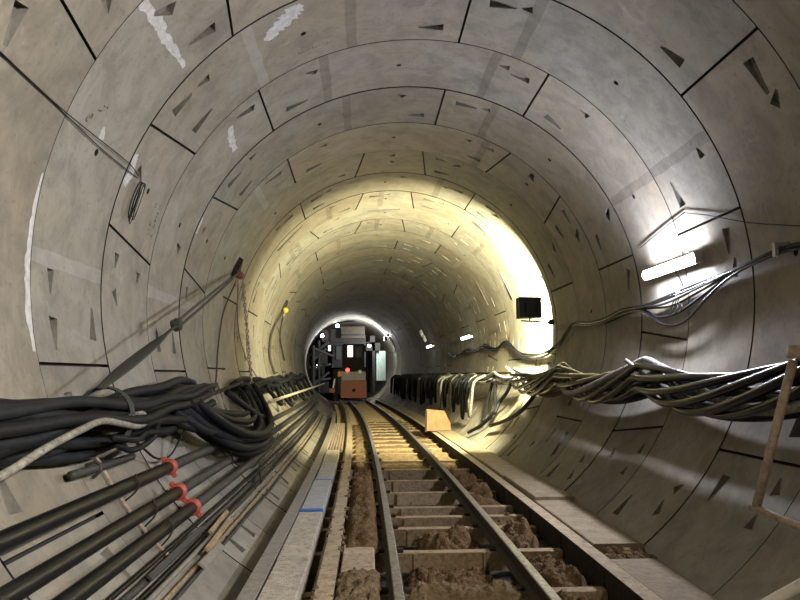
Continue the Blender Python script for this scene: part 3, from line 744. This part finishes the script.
# chain
bm = bmesh.new(); x0, zt, zb = -2.46, .70, -1.0
nl = 34
for i in range(nl):
    zc = zt-(zt-zb)*(i+.5)/nl; xx = x0+.17*((i+.5)/nl); hl = (zt-zb)/nl*.62
    ax = Vector((1,0,0)) if i % 2 else Vector((0,1,0))
    tube(bm, [P(xx,10.75,zc)+Vector((0,0,hl*cos(a)))+ax*(.02*sin(a)) for a in [2*pi*k/8 for k in range(9)]], .011, 5, False)
tag(obj('chain', bm, M_rustpipe, smooth=True), 'dark steel chain hanging straight from the red-sleeved anchor', 'chain')
for i, pp in enumerate([[(10.75,-74.5,2.66),(10.4,-86,2.69),(10.0,-98,2.70),(9.3,-107,2.66),(8.5,-111.5,2.58)], [(11.0,-74,2.68),(11.8,-88,2.71),(12.4,-99,2.70),(12.9,-108.5,2.64)], [(17.7,-71,2.69),(16.6,-85,2.71),(16.2,-97,2.71),(16.0,-106,2.65)], [(17.95,-71,2.69),(18.6,-84,2.71),(19.9,-97,2.71)]]):
    tag(obj('hanging_rope', T([WP(*q) for q in pp], [.012,.012,.028,.02][i], 6, 5), M_rope if i != 1 else M_greypipe, smooth=True),
        ['thin dark rope slanting left from the red-sleeved anchor','thin pale rope falling right of the chain','thick knotted rope hanging from the yellow anchor','straight rope end hanging right below yellow anchor'][i], 'rope', 'ropes on the left wall')
# twin wires on the upper left wall and their hanging tangle
for i, d in enumerate((0, .55)):
    pts = [WP(s, -69.1-.12*(s-3.6)+d*(1 if s < 5.8 else 0)+.35*sin(s*2.1+i*2), 2.735-.008*i) for s in [2.0,2.6,3.2,3.7,4.2,4.5,4.9,5.3,5.7,5.95]]
    tag(obj('wall_wire', T(pts, .0042, 6, 4), M_hosedusty, smooth=True), ['upper of twin thin wires crossing the upper left wall','lower of twin thin wires crossing the upper left wall'][i], 'wire', 'twin wires on the upper left wall')
bm = bmesh.new()
rr = random.Random(3)
for k in range(6):
    w = rr.uniform(.03,.075); th1 = -75.5-rr.uniform(0,2.5); o_ = rr.uniform(-.03,.03)
    loop = [WP(5.98+o_+w*sin(a), -69.8+(th1+69.8)*(.5-.5*cos(a)), 2.70-.012*k*.5) for a in [2*pi*i/16 for i in range(17)]]
    tube(bm, catmull(loop, 2), .0032, 5, False)
tag(obj('wire_tangle', bm, M_hosedusty, smooth=True), 'tangled loop of thin wire hanging below the twin wires', 'wire')
pts = [WP(s, th, 2.735) for s, th in [(3.4,90),(4.4,86.5),(5.0,83.2),(5.64,79.6),(6.2,75.5),(6.61,72.8)]]
tag(obj('wall_wire', T(pts, .0042, 6, 4), M_hosedusty, smooth=True), 'single thin wire rising across the right wall above the lamp', 'wire', 'thin wire on the right wall')
pts = [WP(s, th, 2.735) for s, th in [(6.62,72.6),(7.1,73.6),(7.85,75.5)]]
tag(obj('wall_wire', T(pts, .005, 6, 4), M_hosedusty, smooth=True), 'short thin wire falling left behind the bright wall lamp', 'wire', 'thin wire on the right wall')

# ------------------------------------------------------------------ lamps
def batten(s0, s1, th, mat_e, lab, rr_=2.60, big=True):
    c = WP((s0+s1)/2, th, rr_); t = thing('wall_lamp', lab, 'lamp', c, 'fluorescent lamps on the right wall')
    rd = Vector((sin(rad(th)),0,cos(rad(th)))); tg = Vector((cos(rad(th)),0,-sin(rad(th))))
    a, b = WP(s0, th, rr_), WP(s1, th, rr_); ax = (b-a)/2; m = (a+b)/2
    bm = bmesh.new(); rot_box(bm, m+rd*.02, ax, tg*.055, rd*.012); bevel(bm, .004); obj('housing', bm, M_whitepaint, t)
    bm = bmesh.new()
    n = 10; prof = [(.05*cos(pi*k/8), -.055*sin(pi*k/8)) for k in range(9)]
    rings = [[bm.verts.new(m+ax*f+tg*p-rd*-q+rd*.008) for p, q in prof] for f in (-.985, .985)]
    for k in range(8): bm.faces.new((rings[0][k], rings[0][k+1], rings[1][k+1], rings[1][k]))
    bm.faces.new(rings[0][::-1]); bm.faces.new(rings[1])
    obj('diffuser', bm, mat_e, t)
    for f in (-.6, .6):
        bm = bmesh.new(); rot_box(bm, m+ax*f+rd*(2.75-rr_+.03)/2, ax.normalized()*.02, tg*.03, rd*((2.75-rr_-.03)/2)); obj('bracket', bm, M_steel, t)
    if big:
        for f, w in ((-1.01,.01), (1.01,.01)):
            bm = bmesh.new(); rot_box(bm, m+ax*f+rd*.01, ax.normalized()*.012, tg*.058, rd*.04); bevel(bm, .004); obj('end_cap', bm, M_steel, t)
        bm = bmesh.new(); tube(bm, catmull([m+rd*.05-tg*-.05, m+rd*.09+tg*.14, m+rd*.10+tg*.22, m+rd*.08+ax*.15+tg*.30], 5), .007, 6); obj('power_cord', bm, M_black, t, smooth=True)
batten(6.42, 7.62, 82.8, E_tube, 'glaring white fluorescent lamp on right wall, nearest to the viewer', 2.63)
# a second floodlight, behind and right of the viewer, aimed along the left wall
c0 = P(2.25, -.6, .95); aim = (P(-2.6, 1.6, -.3)-c0).normalized()
t = thing('floodlight', 'floodlight on the right wall behind the viewer, aimed at the left wall', 'lamp', c0)
sd = aim.cross(Vector((0,0,1))).normalized(); upv = sd.cross(aim)
bm = bmesh.new(); rot_box(bm, c0-aim*.06, sd*.2, upv*.17, aim*.05); bevel(bm, .01); obj('housing', bm, M_black, t)
bm = bmesh.new(); q = [c0+sd*a*.18+upv*b*.15+aim*.002 for a, b in ((-1,-1),(1,-1),(1,1),(-1,1))]; quad(bm, *q); obj('lens', bm, E_flood2, t)
bm = bmesh.new()
rot_box(bm, c0-sd*.20+aim*.05, sd*.006, upv*.17, aim*.06); rot_box(bm, c0+sd*.20+aim*.14, sd*.006, upv*.20, aim*.15)  # far door added and lengthened to keep light off the right wall
for b in (-1, 1): rot_box(bm, c0+upv*b*.17+aim*.05, sd*.2, upv*.006, aim*.06)
obj('hood', bm, M_black, t)
bm = bmesh.new(); cyl(bm, c0-aim*.1, P(2.6,-.9,.95), .02, 8); obj('bracket_arm', bm, M_steel, t)
batten(19.6, 20.8, 83.5, E_far, 'small glowing lamp on right wall, second one along the tunnel', big=False)
batten(27.6, 28.8, 82, E_far, 'small glowing lamp on right wall, third and farthest one', big=False)
for i, (s, th) in enumerate([(29.5, 68), (29.2, 74)]):
    c = WP(s, th, 2.62); t = thing('junction_box', ['upper pale box on the dark right wall above the farthest lamp','lower pale box on the dark right wall above the farthest lamp'][i], 'box', c, 'pale boxes on right wall')
    bm = bmesh.new(); rot_box(bm, c, (0,.12,0), (.05,0,.03), (-.05,0,.12)); bevel(bm, .01); obj('case', bm, M_whitepaint, t)
    bm = bmesh.new(); cyl(bm, c+Vector((-.05,-.2,.04)), c+Vector((-.05,-.1,.04)), .05, 10); obj('cable_gland', bm, M_panel, t)
t = thing('junction_box', 'small switch box with wires under the nearest wall lamp', 'box', WP(7.0, 89.5, 2.70), 'switch boxes under the lamp')
bm = bmesh.new(); rot_box(bm, WP(7.0, 88.6, 2.70), (0,.045,0), (.03,0,0), (0,0,.05)); bevel(bm, .006); obj('case', bm, M_panel, t)
for k in range(3):
    bm = bmesh.new(); tube(bm, catmull([WP(6.98+.03*k,89.5,2.70), WP(7.02+.06*k,90.8,2.68), WP(6.9+.1*k,92,2.67), WP(6.95+.12*k,93.5,2.66)], 5), .006, 5); obj('wire', bm, M_black, t, smooth=True)

# floodlight: black box seen from behind, throwing light down the tunnel
fc = P(2.29, 11.80, .36)
t = thing('floodlight', 'black boxy floodlight on right wall seen from behind, glare around it', 'lamp', fc)
bm = bmesh.new(); box(bm, 2.10, 2.48, 11.66, 11.93, .18, .54)
bmesh.ops.delete(bm, geom=[f for f in bm.faces if f.normal.y > .9 or f.calc_center_median().y > 11.929], context='FACES_ONLY')
obj('housing', bm, M_black, t)
bm = bmesh.new(); quad(bm, P(2.11,11.922,.19), P(2.47,11.922,.19), P(2.47,11.922,.53), P(2.11,11.922,.53)); bmesh.ops.reverse_faces(bm, faces=bm.faces[:])
obj('lens', bm, E_flood, t)
bm = bmesh.new(); box(bm, 2.20, 2.38, 11.61, 11.66, .26, .46); bevel(bm, .01); obj('gear_box', bm, M_black, t)
bm = bmesh.new(); cyl(bm, P(2.14,11.74,.135), P(2.73,11.74,.10), .016, 8); cyl(bm, P(2.29,11.74,.13), P(2.29,11.74,.19), .016, 8); obj('bracket_arm', bm, M_steel, t)
bm = bmesh.new(); cyl(bm, P(2.66,11.70,.11), P(2.66,11.78,.11), .05, 12); obj('arm_clamp', bm, M_black, t)

# ------------------------------------------------------------------ power cables along the right wall
RC = [[(3.0,88.0),(4.6,86.7),(5.2,86.0),(5.9,87.2),(6.6,87.9),(7.3,88.9),(7.95,89.8)],
      [(3.0,88.3),(4.6,87.0),(5.2,86.2),(5.9,87.4),(6.6,88.5),(7.3,89.6),(7.95,90.1)],
      [(3.0,88.6),(4.6,87.2),(5.2,86.4),(5.9,87.6),(6.6,89.1),(7.3,90.6),(7.95,90.3)],
      [(3.0,87.8),(4.6,86.6),(5.2,85.9),(5.9,87.6),(6.55,89.6),(7.2,91.4),(7.95,90.5)],
      [(3.0,88.4),(4.6,87.3),(5.2,86.5),(5.9,88.0),(6.5,90.8),(7.0,93.2),(7.5,93.4),(7.95,90.7)],
      [(3.0,88.8),(4.6,87.5),(5.2,86.7),(5.9,88.3),(6.4,91.6),(6.85,95.6),(7.35,95.3),(7.95,91.0)]]
TAIL = [(8.6,90.4),(9.2,91.5),(9.9,91.3),(10.5,90.0),(10.9,92.6),(11.3,96.2),(12.2,99.4),(13.2,99.6),(14.2,97.8),(15.0,93.2),(15.5,91.0),(16.2,93.6),(17.0,93.4),(18,91),(19.2,93),(20.5,91),(22,94),(24,91)]
names = ['topmost','second','third','fourth','fifth','lowest and slackest']
for i, cp in enumerate(RC):
    d = (i-2.5)
    pts = [WP(s, th, 2.69-.012*(i%3)) for s, th in cp] + [WP(s, th+d*.28+.4*sin(s*1.3+i), 2.695-.016*(i%3)) for s, th in TAIL]
    tag(obj('power_cable', T(pts, .013 if i else .017, 8, 5), M_gloss if i % 2 else M_hose, smooth=True), '%s of the black power cables drooping under the right wall lamp' % names[i], 'cable', 'power cables along the right wall')
t = thing('cable_clamp', 'steel wall clip at the bend of the power cables, upper right', 'clip', WP(5.2, 85.9, 2.70))
bm = bmesh.new(); rot_box(bm, WP(5.2, 86.2, 2.64), (0,.02,0), (.015,0,0), (0,0,.05)); obj('clip_plate', bm, M_steel, t)
bm = bmesh.new(); cyl(bm, WP(5.2,85.3,2.63), WP(5.2,85.3,2.75), .02, 10); obj('bolt', bm, M_steel, t)

# ------------------------------------------------------------------ twisted hose bundle along the right wall
HG = [1.2, 4.1, 6.95, 9.85, 12.9]
def rth(s):
    for a, b in zip(HG, HG[1:]):
        if a <= s <= b:
            f = (s-a)/(b-a); return 109.2 + 4.4*sin(pi*f)**.9
    return 108.6
for i in range(7):
    pts = []; s = 1.2
    ph = 2*pi*i/7
    while s <= 12.9:
        span = [k for k in range(4) if HG[k] <= s+1e-6][-1]
        f = (s-HG[span])/(HG[span+1]-HG[span])
        tw = ph + 2*pi*.55*(span+f)
        spread = .135
        pts.append(WP(s, rth(s)+math.degrees(spread*cos(tw)/2.4)*1.15, 2.39+.085*sin(tw))); s += .24
    lab = ('%s glossy black hose of the twisted bundle along the right wall' % ORD[i]) if i != 3 else 'grey hose twisted among the black ones along the right wall'
    tag(obj('twisted_hose', T(pts, .034+.005*(i % 2), 10, 3), M_palehose if i == 3 else M_gloss, smooth=True), lab, 'hose', 'hoses of the twisted right bundle')
for i, s in enumerate((4.1, 7.0, 9.85, 12.9)):
    t = thing('hose_hanger', '%s steel pipe peg carrying the twisted hoses on right wall' % ORD[i], 'hanger', WP(s, 109, 2.7), 'pegs under the right hoses')
    bm = bmesh.new(); cyl(bm, WP(s, 111.5, 2.74), WP(s+.1, 106.6, 2.22), .022, 10); obj('peg', bm, M_greypipe, t, smooth=True)
    bm = bmesh.new(); rot_box(bm, WP(s, 111.5, 2.735), (0,.06,0), (.01,0,.004), (-.02,0,.06)); obj('wall_plate', bm, M_steel, t)
for i in range(6):  # hoses added behind the bundle to block lamp light from the wall below
    pts = []; s = 1.3
    while s <= 12.7:
        pts.append(WP(s, rth(s)-.6+(i-2.5)*.95+.35*sin(s*1.6+i*2.1), 2.575+.045*(i % 2)+.015*sin(s*1.9+i))); s += .3
    tag(obj('shade_hose', T(pts, .032, 8, 2), M_hose, smooth=True), '%s from the top of the added shade hoses behind the twisted bundle' % ORD[i], 'hose', 'shade hoses added behind the twisted bundle')
# the hoses go on beyond as drooping loops
for i in range(5):
    pts = []; s = 13.0
    while s <= 24:
        f = ((s-13)%2.4)/2.4
        pts.append(WP(s, 107.6+i*.9+2.6*sin(pi*f)*(1 if i % 2 else .6)+.6*sin(s*1.9+i), 2.52+.03*sin(s*2+i*1.3))); s += .4
    tag(obj('twisted_hose', T(pts, .03, 8, 3), M_cream if i in (0, 3) else M_gloss, smooth=True), '%s from the top of the slack hoses past the floodlight, right wall' % ORD[i], 'hose', 'slack hoses beyond the floodlight')
BIG = [[(10.9,108.5,2.45),(11.3,113,2.5),(11.7,119,2.56),(12.2,124.5,2.60),(12.9,129,2.62),(13.7,132.6,2.64)],
       [(14.9,112,2.5),(14.6,119,2.55),(14.1,125.5,2.6),(14.4,133,2.64),(15.0,139.5,2.66)],
       [(15.2,110,2.5),(15.4,118,2.58),(15.0,126,2.62),(14.6,131.6,2.64)],
       [(13.4,110,2.5),(13.7,116,2.56),(14.1,121,2.6),(14.0,127,2.62)]]
for i, pp in enumerate(BIG):
    tag(obj('hanging_hose', T([WP(*q) for q in pp], .036, 8, 5), M_hose, smooth=True), ['thick black hose curving down right wall below the floodlight','thick black hose reaching down to the lit slab','black hose hanging left of the curving one below floodlight','short black hose tail hanging under the slack hoses'][i], 'hose', 'thick hoses hanging on the right')
rr = random.Random(9)
s = 15.6; i = 0
ORDX = ORD
while s < 38 and i < 38:
    l = rr.uniform(.5,.95); zb = rr.uniform(-1.88,-1.50); x0 = rr.uniform(1.92,2.04)
    x0 = min(x0, math.sqrt(2.70**2-zb*zb)-.06)
    pts = [P(2.22+rr.uniform(-.05,.03),s,-.80), P(x0+.05,s+l*.06,-.95), P(x0,s+l*.15,(zb-.9)/2), P(x0-.02,s+l*.32,zb+.08), P(x0-.02,s+l*.5,zb), P(x0-.02,s+l*.68,zb+.10), P(x0,s+l*.85,(zb-.9)/2), P(x0+.05,s+l*.94,-.95), P(2.22+rr.uniform(-.05,.03),s+l,-.80)]
    tag(obj('cable_loop', T(pts, rr.uniform(.026,.042), 6, 3), rr.choice([M_hose, M_hose, M_hosedusty, M_hosedusty, M_palehose]), smooth=True), '%s cable loop dangling on right wall, counted towards the locomotive' % ORDX[i], 'cable', 'cable loops dangling on the right wall')
    s += rr.uniform(.42,.78); i += 1
bm = bmesh.new(); tube(bm, [WP(13.2+.8*k, 106.8, 2.60) for k in range(32)], .022, 8)
tag(obj('cable_rail', bm, M_dark, smooth=True), 'long steel bar on right wall that the dangling cables hang from', 'rail')

# ------------------------------------------------------------------ handrail bottom right
t = thing('handrail', 'rusty scaffold-tube handrail at the right edge of the photo', 'handrail', P(1.55, 3.7, -1.48))
bm = bmesh.new(); cyl(bm, P(1.65,3.5,-.71), P(1.525,3.72,-1.50), .023, 14); obj('post', bm, M_rustpipe, t, smooth=True)
bm = bmesh.new(); tube(bm, [P(1.600,3.46,-.665), P(1.95,3.36,-.70), P(2.5,3.2,-.77)], .034, 16); obj('top_rail', bm, M_rustpipe, t, smooth=True)
bm = bmesh.new(); tube(bm, [P(1.51,3.74,-1.49), P(1.62,3.46,-1.545), P(2.0,2.6,-1.70)], .020, 12); obj('lower_rail', bm, M_rustpipe, t, smooth=True)
bm = bmesh.new(); cyl(bm, P(1.02,3.55,-2.14), P(1.98,3.45,-1.62), .028, 14)
tag(obj('scaffold_tube', bm, M_palepipe, smooth=True), 'pale tube propped at the bottom right corner under the handrail', 'tube')

# ------------------------------------------------------------------ locomotive
LX, LS = -.06, 38.0
t = thing('locomotive', 'small red mining locomotive with red tail lamp at the tunnel end', 'locomotive', P(LX, LS, ZR))
def lbox(x0, x1, s0, s1, z0, z1, m, name, par=t, bv=.02):
    bm = bmesh.new(); box(bm, LX+x0, LX+x1, LS+s0, LS+s1, z0, z1)
    if bv: bevel(bm, bv, 2)
    return obj(name, bm, m, par)
lbox(-.74,.66, 0, .25, -2.03, -1.10, M_redpaint, 'buffer_box')
lbox(-.72,.64, .25, 5.0, -1.9, -.45, M_dark, 'body')
p = lbox(-.70,.62, .05, .25, -1.08, -.60, M_panel, 'front_panel')
lbox(-.44,.22, .01, .05, -1.04, -.80, M_whitepaint, 'number_plate', p, .005)
lbox(-.62,-.52, -.01, .06, -1.0, -.66, M_black, 'grille', p, .005)
lbox(.44,.54, -.01, .06, -.95, -.66, M_black, 'grille', p, .005)
lbox(-.64,.58, .5, 1.2, -.45, .95, M_dark, 'cab')
lbox(-.36,-.06, .47, .5, .22, .86, E_white, 'gap_glow', bv=.005)  # glowing panel for the brightness seen through the cab
lbox(.08,.45, .47, .5, .2, .8, M_black, 'window', bv=.005)
bm = bmesh.new(); c = P(LX-.38, LS-.02, -.50); cyl(bm, c, c+Vector((0,.16,0)), .11, 16); obj('tail_lamp', bm, E_redlamp, t)
bm = bmesh.new(); c = P(LX-.66, LS-.02, -.62); cyl(bm, c, c+Vector((0,.2,0)), .07, 12); obj('head_lamp', bm, M_panel, t)
bm = bmesh.new(); c = P(LX+.30, LS-.02, -.60); cyl(bm, c, c+Vector((0,.2,0)), .10, 12); obj('head_lamp', bm, M_whitepaint, t)
bm = bmesh.new(); cyl(bm, P(LX-.04, LS-.25, -1.6), P(LX-.04, LS, -1.6), .09, 10); obj('coupler', bm, M_dark, t)
for s_ in (.8, 3.6):
    for x in (-.359-LX, .606-LX):
        bm = bmesh.new(); cyl(bm, P(LX+x-.05, LS+s_, ZR+.27), P(LX+x+.05, LS+s_, ZR+.27), .27, 20); obj('wheel', bm, M_dark, t)
# flagged worker-side kit left of the locomotive
t2 = thing('signal_post', 'dark post with orange lamp and white strip left of locomotive', 'post', P(-1.12, 37.2, ZR))
bm = bmesh.new(); box(bm, -1.24, -.98, 37.2, 37.5, ZR, -.45); bevel(bm, .02); obj('post_body', bm, M_dark, t2)
bm = bmesh.new(); box(bm, -1.01, -.80, 37.05, 37.2, -.86, -.58); bevel(bm, .03); obj('orange_lamp', bm, M_orange, t2)
bm = bmesh.new(); prism8(bm, [P(-1.28,37.1,-1.45),P(-1.20,37.1,-1.45),P(-1.20,37.16,-1.45),P(-1.28,37.16,-1.45),P(-1.20,37.1,-.98),P(-1.12,37.1,-.98),P(-1.12,37.16,-.98),P(-1.20,37.16,-.98)]); obj('white_strip', bm, M_whitepaint, t2)
bm = bmesh.new(); box(bm, -1.45, -1.15, 37.1, 37.2, -1.7, -1.48); obj('red_plate', bm, M_redpaint, t2)

# ------------------------------------------------------------------ backup gantry behind the locomotive
t = thing('backup_gantry', 'dark steel machine gantry filling the tunnel behind the locomotive', 'gantry', P(0, 44, -2.1))
def gbox(x0, x1, s0, s1, z0, z1, m, name, par=t):
    bm = bmesh.new(); box(bm, x0, x1, s0, s1, z0, z1); return obj(name, bm, m, par)
def gbar(a, b, r, name, m=M_dark, par=t):
    bm = bmesh.new(); cyl(bm, P(*a), P(*b), r, 8); return obj(name, bm, m, par)
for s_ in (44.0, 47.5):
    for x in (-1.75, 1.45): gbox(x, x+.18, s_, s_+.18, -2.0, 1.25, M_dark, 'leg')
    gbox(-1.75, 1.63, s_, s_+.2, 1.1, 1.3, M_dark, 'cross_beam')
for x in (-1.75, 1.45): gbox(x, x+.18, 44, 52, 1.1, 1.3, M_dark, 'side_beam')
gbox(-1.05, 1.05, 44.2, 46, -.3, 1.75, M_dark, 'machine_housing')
gbox(-1.2, .05, 43.9, 44.6, 1.3, 2.15, M_dark, 'fan_box')
gbox(-.55, .95, 43.7, 44.3, 1.55, 2.28, M_dkbeam, 'top_panel')  # dark material keeps this panel in the painted shade of the front
gbox(-.5, .9, 43.66, 43.7, 1.70, 1.80, M_dark, 'panel_bar')
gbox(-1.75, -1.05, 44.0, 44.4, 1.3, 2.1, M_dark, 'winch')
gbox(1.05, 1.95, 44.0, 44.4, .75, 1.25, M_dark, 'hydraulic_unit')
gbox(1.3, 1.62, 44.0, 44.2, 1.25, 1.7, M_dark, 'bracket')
gbox(-.85, -.55, 44.15, 44.2, .2, 1.4, M_black, 'slot'); gbox(-.2, .0, 44.15, 44.2, .2, 1.4, M_panel, 'slot')
gbox(.35, .75, 44.14, 44.2, .35, 1.15, E_white, 'gap_glow')  # glowing patches painted in for light coming through the gantry
gbox(1.15, 1.35, 43.95, 44.0, .98, 1.16, E_white, 'gap_glow'); gbox(-1.35, -1.2, 43.95, 44.0, .75, 1.1, E_white, 'gap_glow')
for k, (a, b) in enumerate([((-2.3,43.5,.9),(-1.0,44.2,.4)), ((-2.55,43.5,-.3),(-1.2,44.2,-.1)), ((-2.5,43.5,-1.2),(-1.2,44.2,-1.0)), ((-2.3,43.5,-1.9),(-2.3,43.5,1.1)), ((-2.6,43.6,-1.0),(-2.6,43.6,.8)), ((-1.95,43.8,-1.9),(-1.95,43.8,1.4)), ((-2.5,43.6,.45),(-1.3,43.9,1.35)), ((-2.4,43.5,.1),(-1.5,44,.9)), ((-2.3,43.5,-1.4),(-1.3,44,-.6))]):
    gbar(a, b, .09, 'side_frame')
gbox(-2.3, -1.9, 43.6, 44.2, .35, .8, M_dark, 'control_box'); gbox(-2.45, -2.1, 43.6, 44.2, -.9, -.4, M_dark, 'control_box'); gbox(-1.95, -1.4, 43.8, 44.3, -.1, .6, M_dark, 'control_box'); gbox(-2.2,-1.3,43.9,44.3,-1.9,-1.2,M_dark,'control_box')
gbox(1.75, 2.35, 44.5, 44.56, -1.15, .75, M_green, 'side_screen')
for k in range(4): gbox(1.80+.14*k, 1.84+.14*k, 44.44, 44.5, -1.15, .75, M_panel, 'screen_rib')
for k, (x, s_, z) in enumerate([(-1.95, 45.2, 1.15), (-1.6, 45.2, 1.75), (-2.3, 45.0, -.15), (1.75, 46.5, 1.2)]):
    pass
# work lamps on the gantry, shining on the lining
for k, (x, s_, z) in enumerate([(-1.75, 43.6, 1.70), (-.75, 44.45, 2.38), (-2.05, 46.0, -.2)]):
    c = P(x, s_, z)
    tl = thing('work_lamp', ['bright work lamp on upper left of the machine gantry','work lamp hidden on top of the machine gantry','bright work lamp low on the left of the machine gantry','work lamp behind the pale green screen'][k], 'lamp', c, 'work lamps on the gantry')
    bm = bmesh.new(); bmesh.ops.create_icosphere(bm, subdivisions=2, radius=.11)
    for v in bm.verts: v.co += c
    obj('bulb', bm, E_work, tl, smooth=True)
    bm = bmesh.new(); cyl(bm, c+Vector((0,0,-.22)), c+Vector((0,0,-.10)), .06, 10); obj('socket', bm, M_black, tl)

c0 = P(2.06, 42.2, 1.42); aim = Vector((-.945,.325,.03)).normalized()
tl = thing('floodlight', 'small floodlight on the right lining beyond the locomotive, facing left', 'lamp', c0)
sd = aim.cross(Vector((0,0,1))).normalized(); upv = sd.cross(aim)
bm = bmesh.new(); rot_box(bm, c0-aim*.05, sd*.15, upv*.11, aim*.045); bevel(bm, .01); obj('housing', bm, M_black, tl)
bm = bmesh.new(); q = [c0+sd*a*.14+upv*b*.10+aim*.002 for a, b in ((-1,-1),(1,-1),(1,1),(-1,1))]; quad(bm, *q); obj('lens', bm, E_flood3, tl)
bm = bmesh.new(); cyl(bm, c0-aim*.05+upv*.1, P(2.32, 42.2, 1.52), .02, 8); obj('bracket_arm', bm, M_steel, tl)

# ------------------------------------------------------------------ faint marker scribbles on the lining
rr = random.Random(77)
def scribble(s0, th0, s1, th1, rows, lab):
    bm = bmesh.new()
    for r_ in range(rows):
        nmk = 9
        for k in range(nmk):
            if rr.random() < .15: continue
            f = (k+.5)/nmk
            u = s0+(s1-s0)*f+r_*.11; th = th0+(th1-th0)*f
            pts = [(u+rr.uniform(-.024,.024), th+rr.uniform(-.32,.32)) for _ in range(4)]
            tube(bm, catmull([WP(a, b, 2.7445) for a, b in pts], 3), .0022, 4)
    return tag(obj('marker_scribble', bm, M_ink), lab, 'marking', 'hand scribbles on the lining')
scribble(4.98, -63.5, 4.75, -68.3, 1, 'faint dark hand scribble on upper left lining beside twin wires')
scribble(6.62, -70.5, 6.66, -77.5, 2, 'two dark lines of hand scribble on left lining by round hole')
scribble(6.66, -20.0, 6.66, -27, 1, 'short dark scribble near the crown below the white bloom')

# ------------------------------------------------------------------ camera and world
cam_d = bpy.data.cameras.new('camera'); cam = bpy.data.objects.new('camera', cam_d); C.objects.link(cam)
cam_d.sensor_width = 36; cam_d.lens = 30.977; cam_d.clip_start = .05; cam_d.clip_end = 300
cam.location = (-.5241, 0, -.7667)
cam.rotation_mode = 'ZXY'
from mathutils import Matrix
yaw, pit, rol = .0362, .1077, -.0079
cam.rotation_mode = 'QUATERNION'
Mrot = Matrix.Rotation(-yaw, 3, 'Z') @ Matrix.Rotation(pi/2+pit, 3, 'X') @ Matrix.Rotation(rol, 3, 'Z')
cam.rotation_quaternion = Mrot.to_quaternion()
bpy.context.scene.camera = cam
w = bpy.data.worlds.new('world'); bpy.context.scene.world = w; w.use_nodes = True
w.node_tree.nodes['Background'].inputs['Color'].default_value = (.02,.02,.022,1)
w.node_tree.nodes['Background'].inputs['Strength'].default_value = 0.0
vs = bpy.context.scene.view_settings
vs.view_transform = 'Standard'; vs.look = 'None'; vs.gamma = 1; vs.use_curve_mapping = False
vs.exposure = 0.0
bpy.context.scene.cycles.max_bounces = 8
bpy.context.scene.cycles.diffuse_bounces = 5
bpy.context.scene.cycles.sample_clamp_indirect = 6
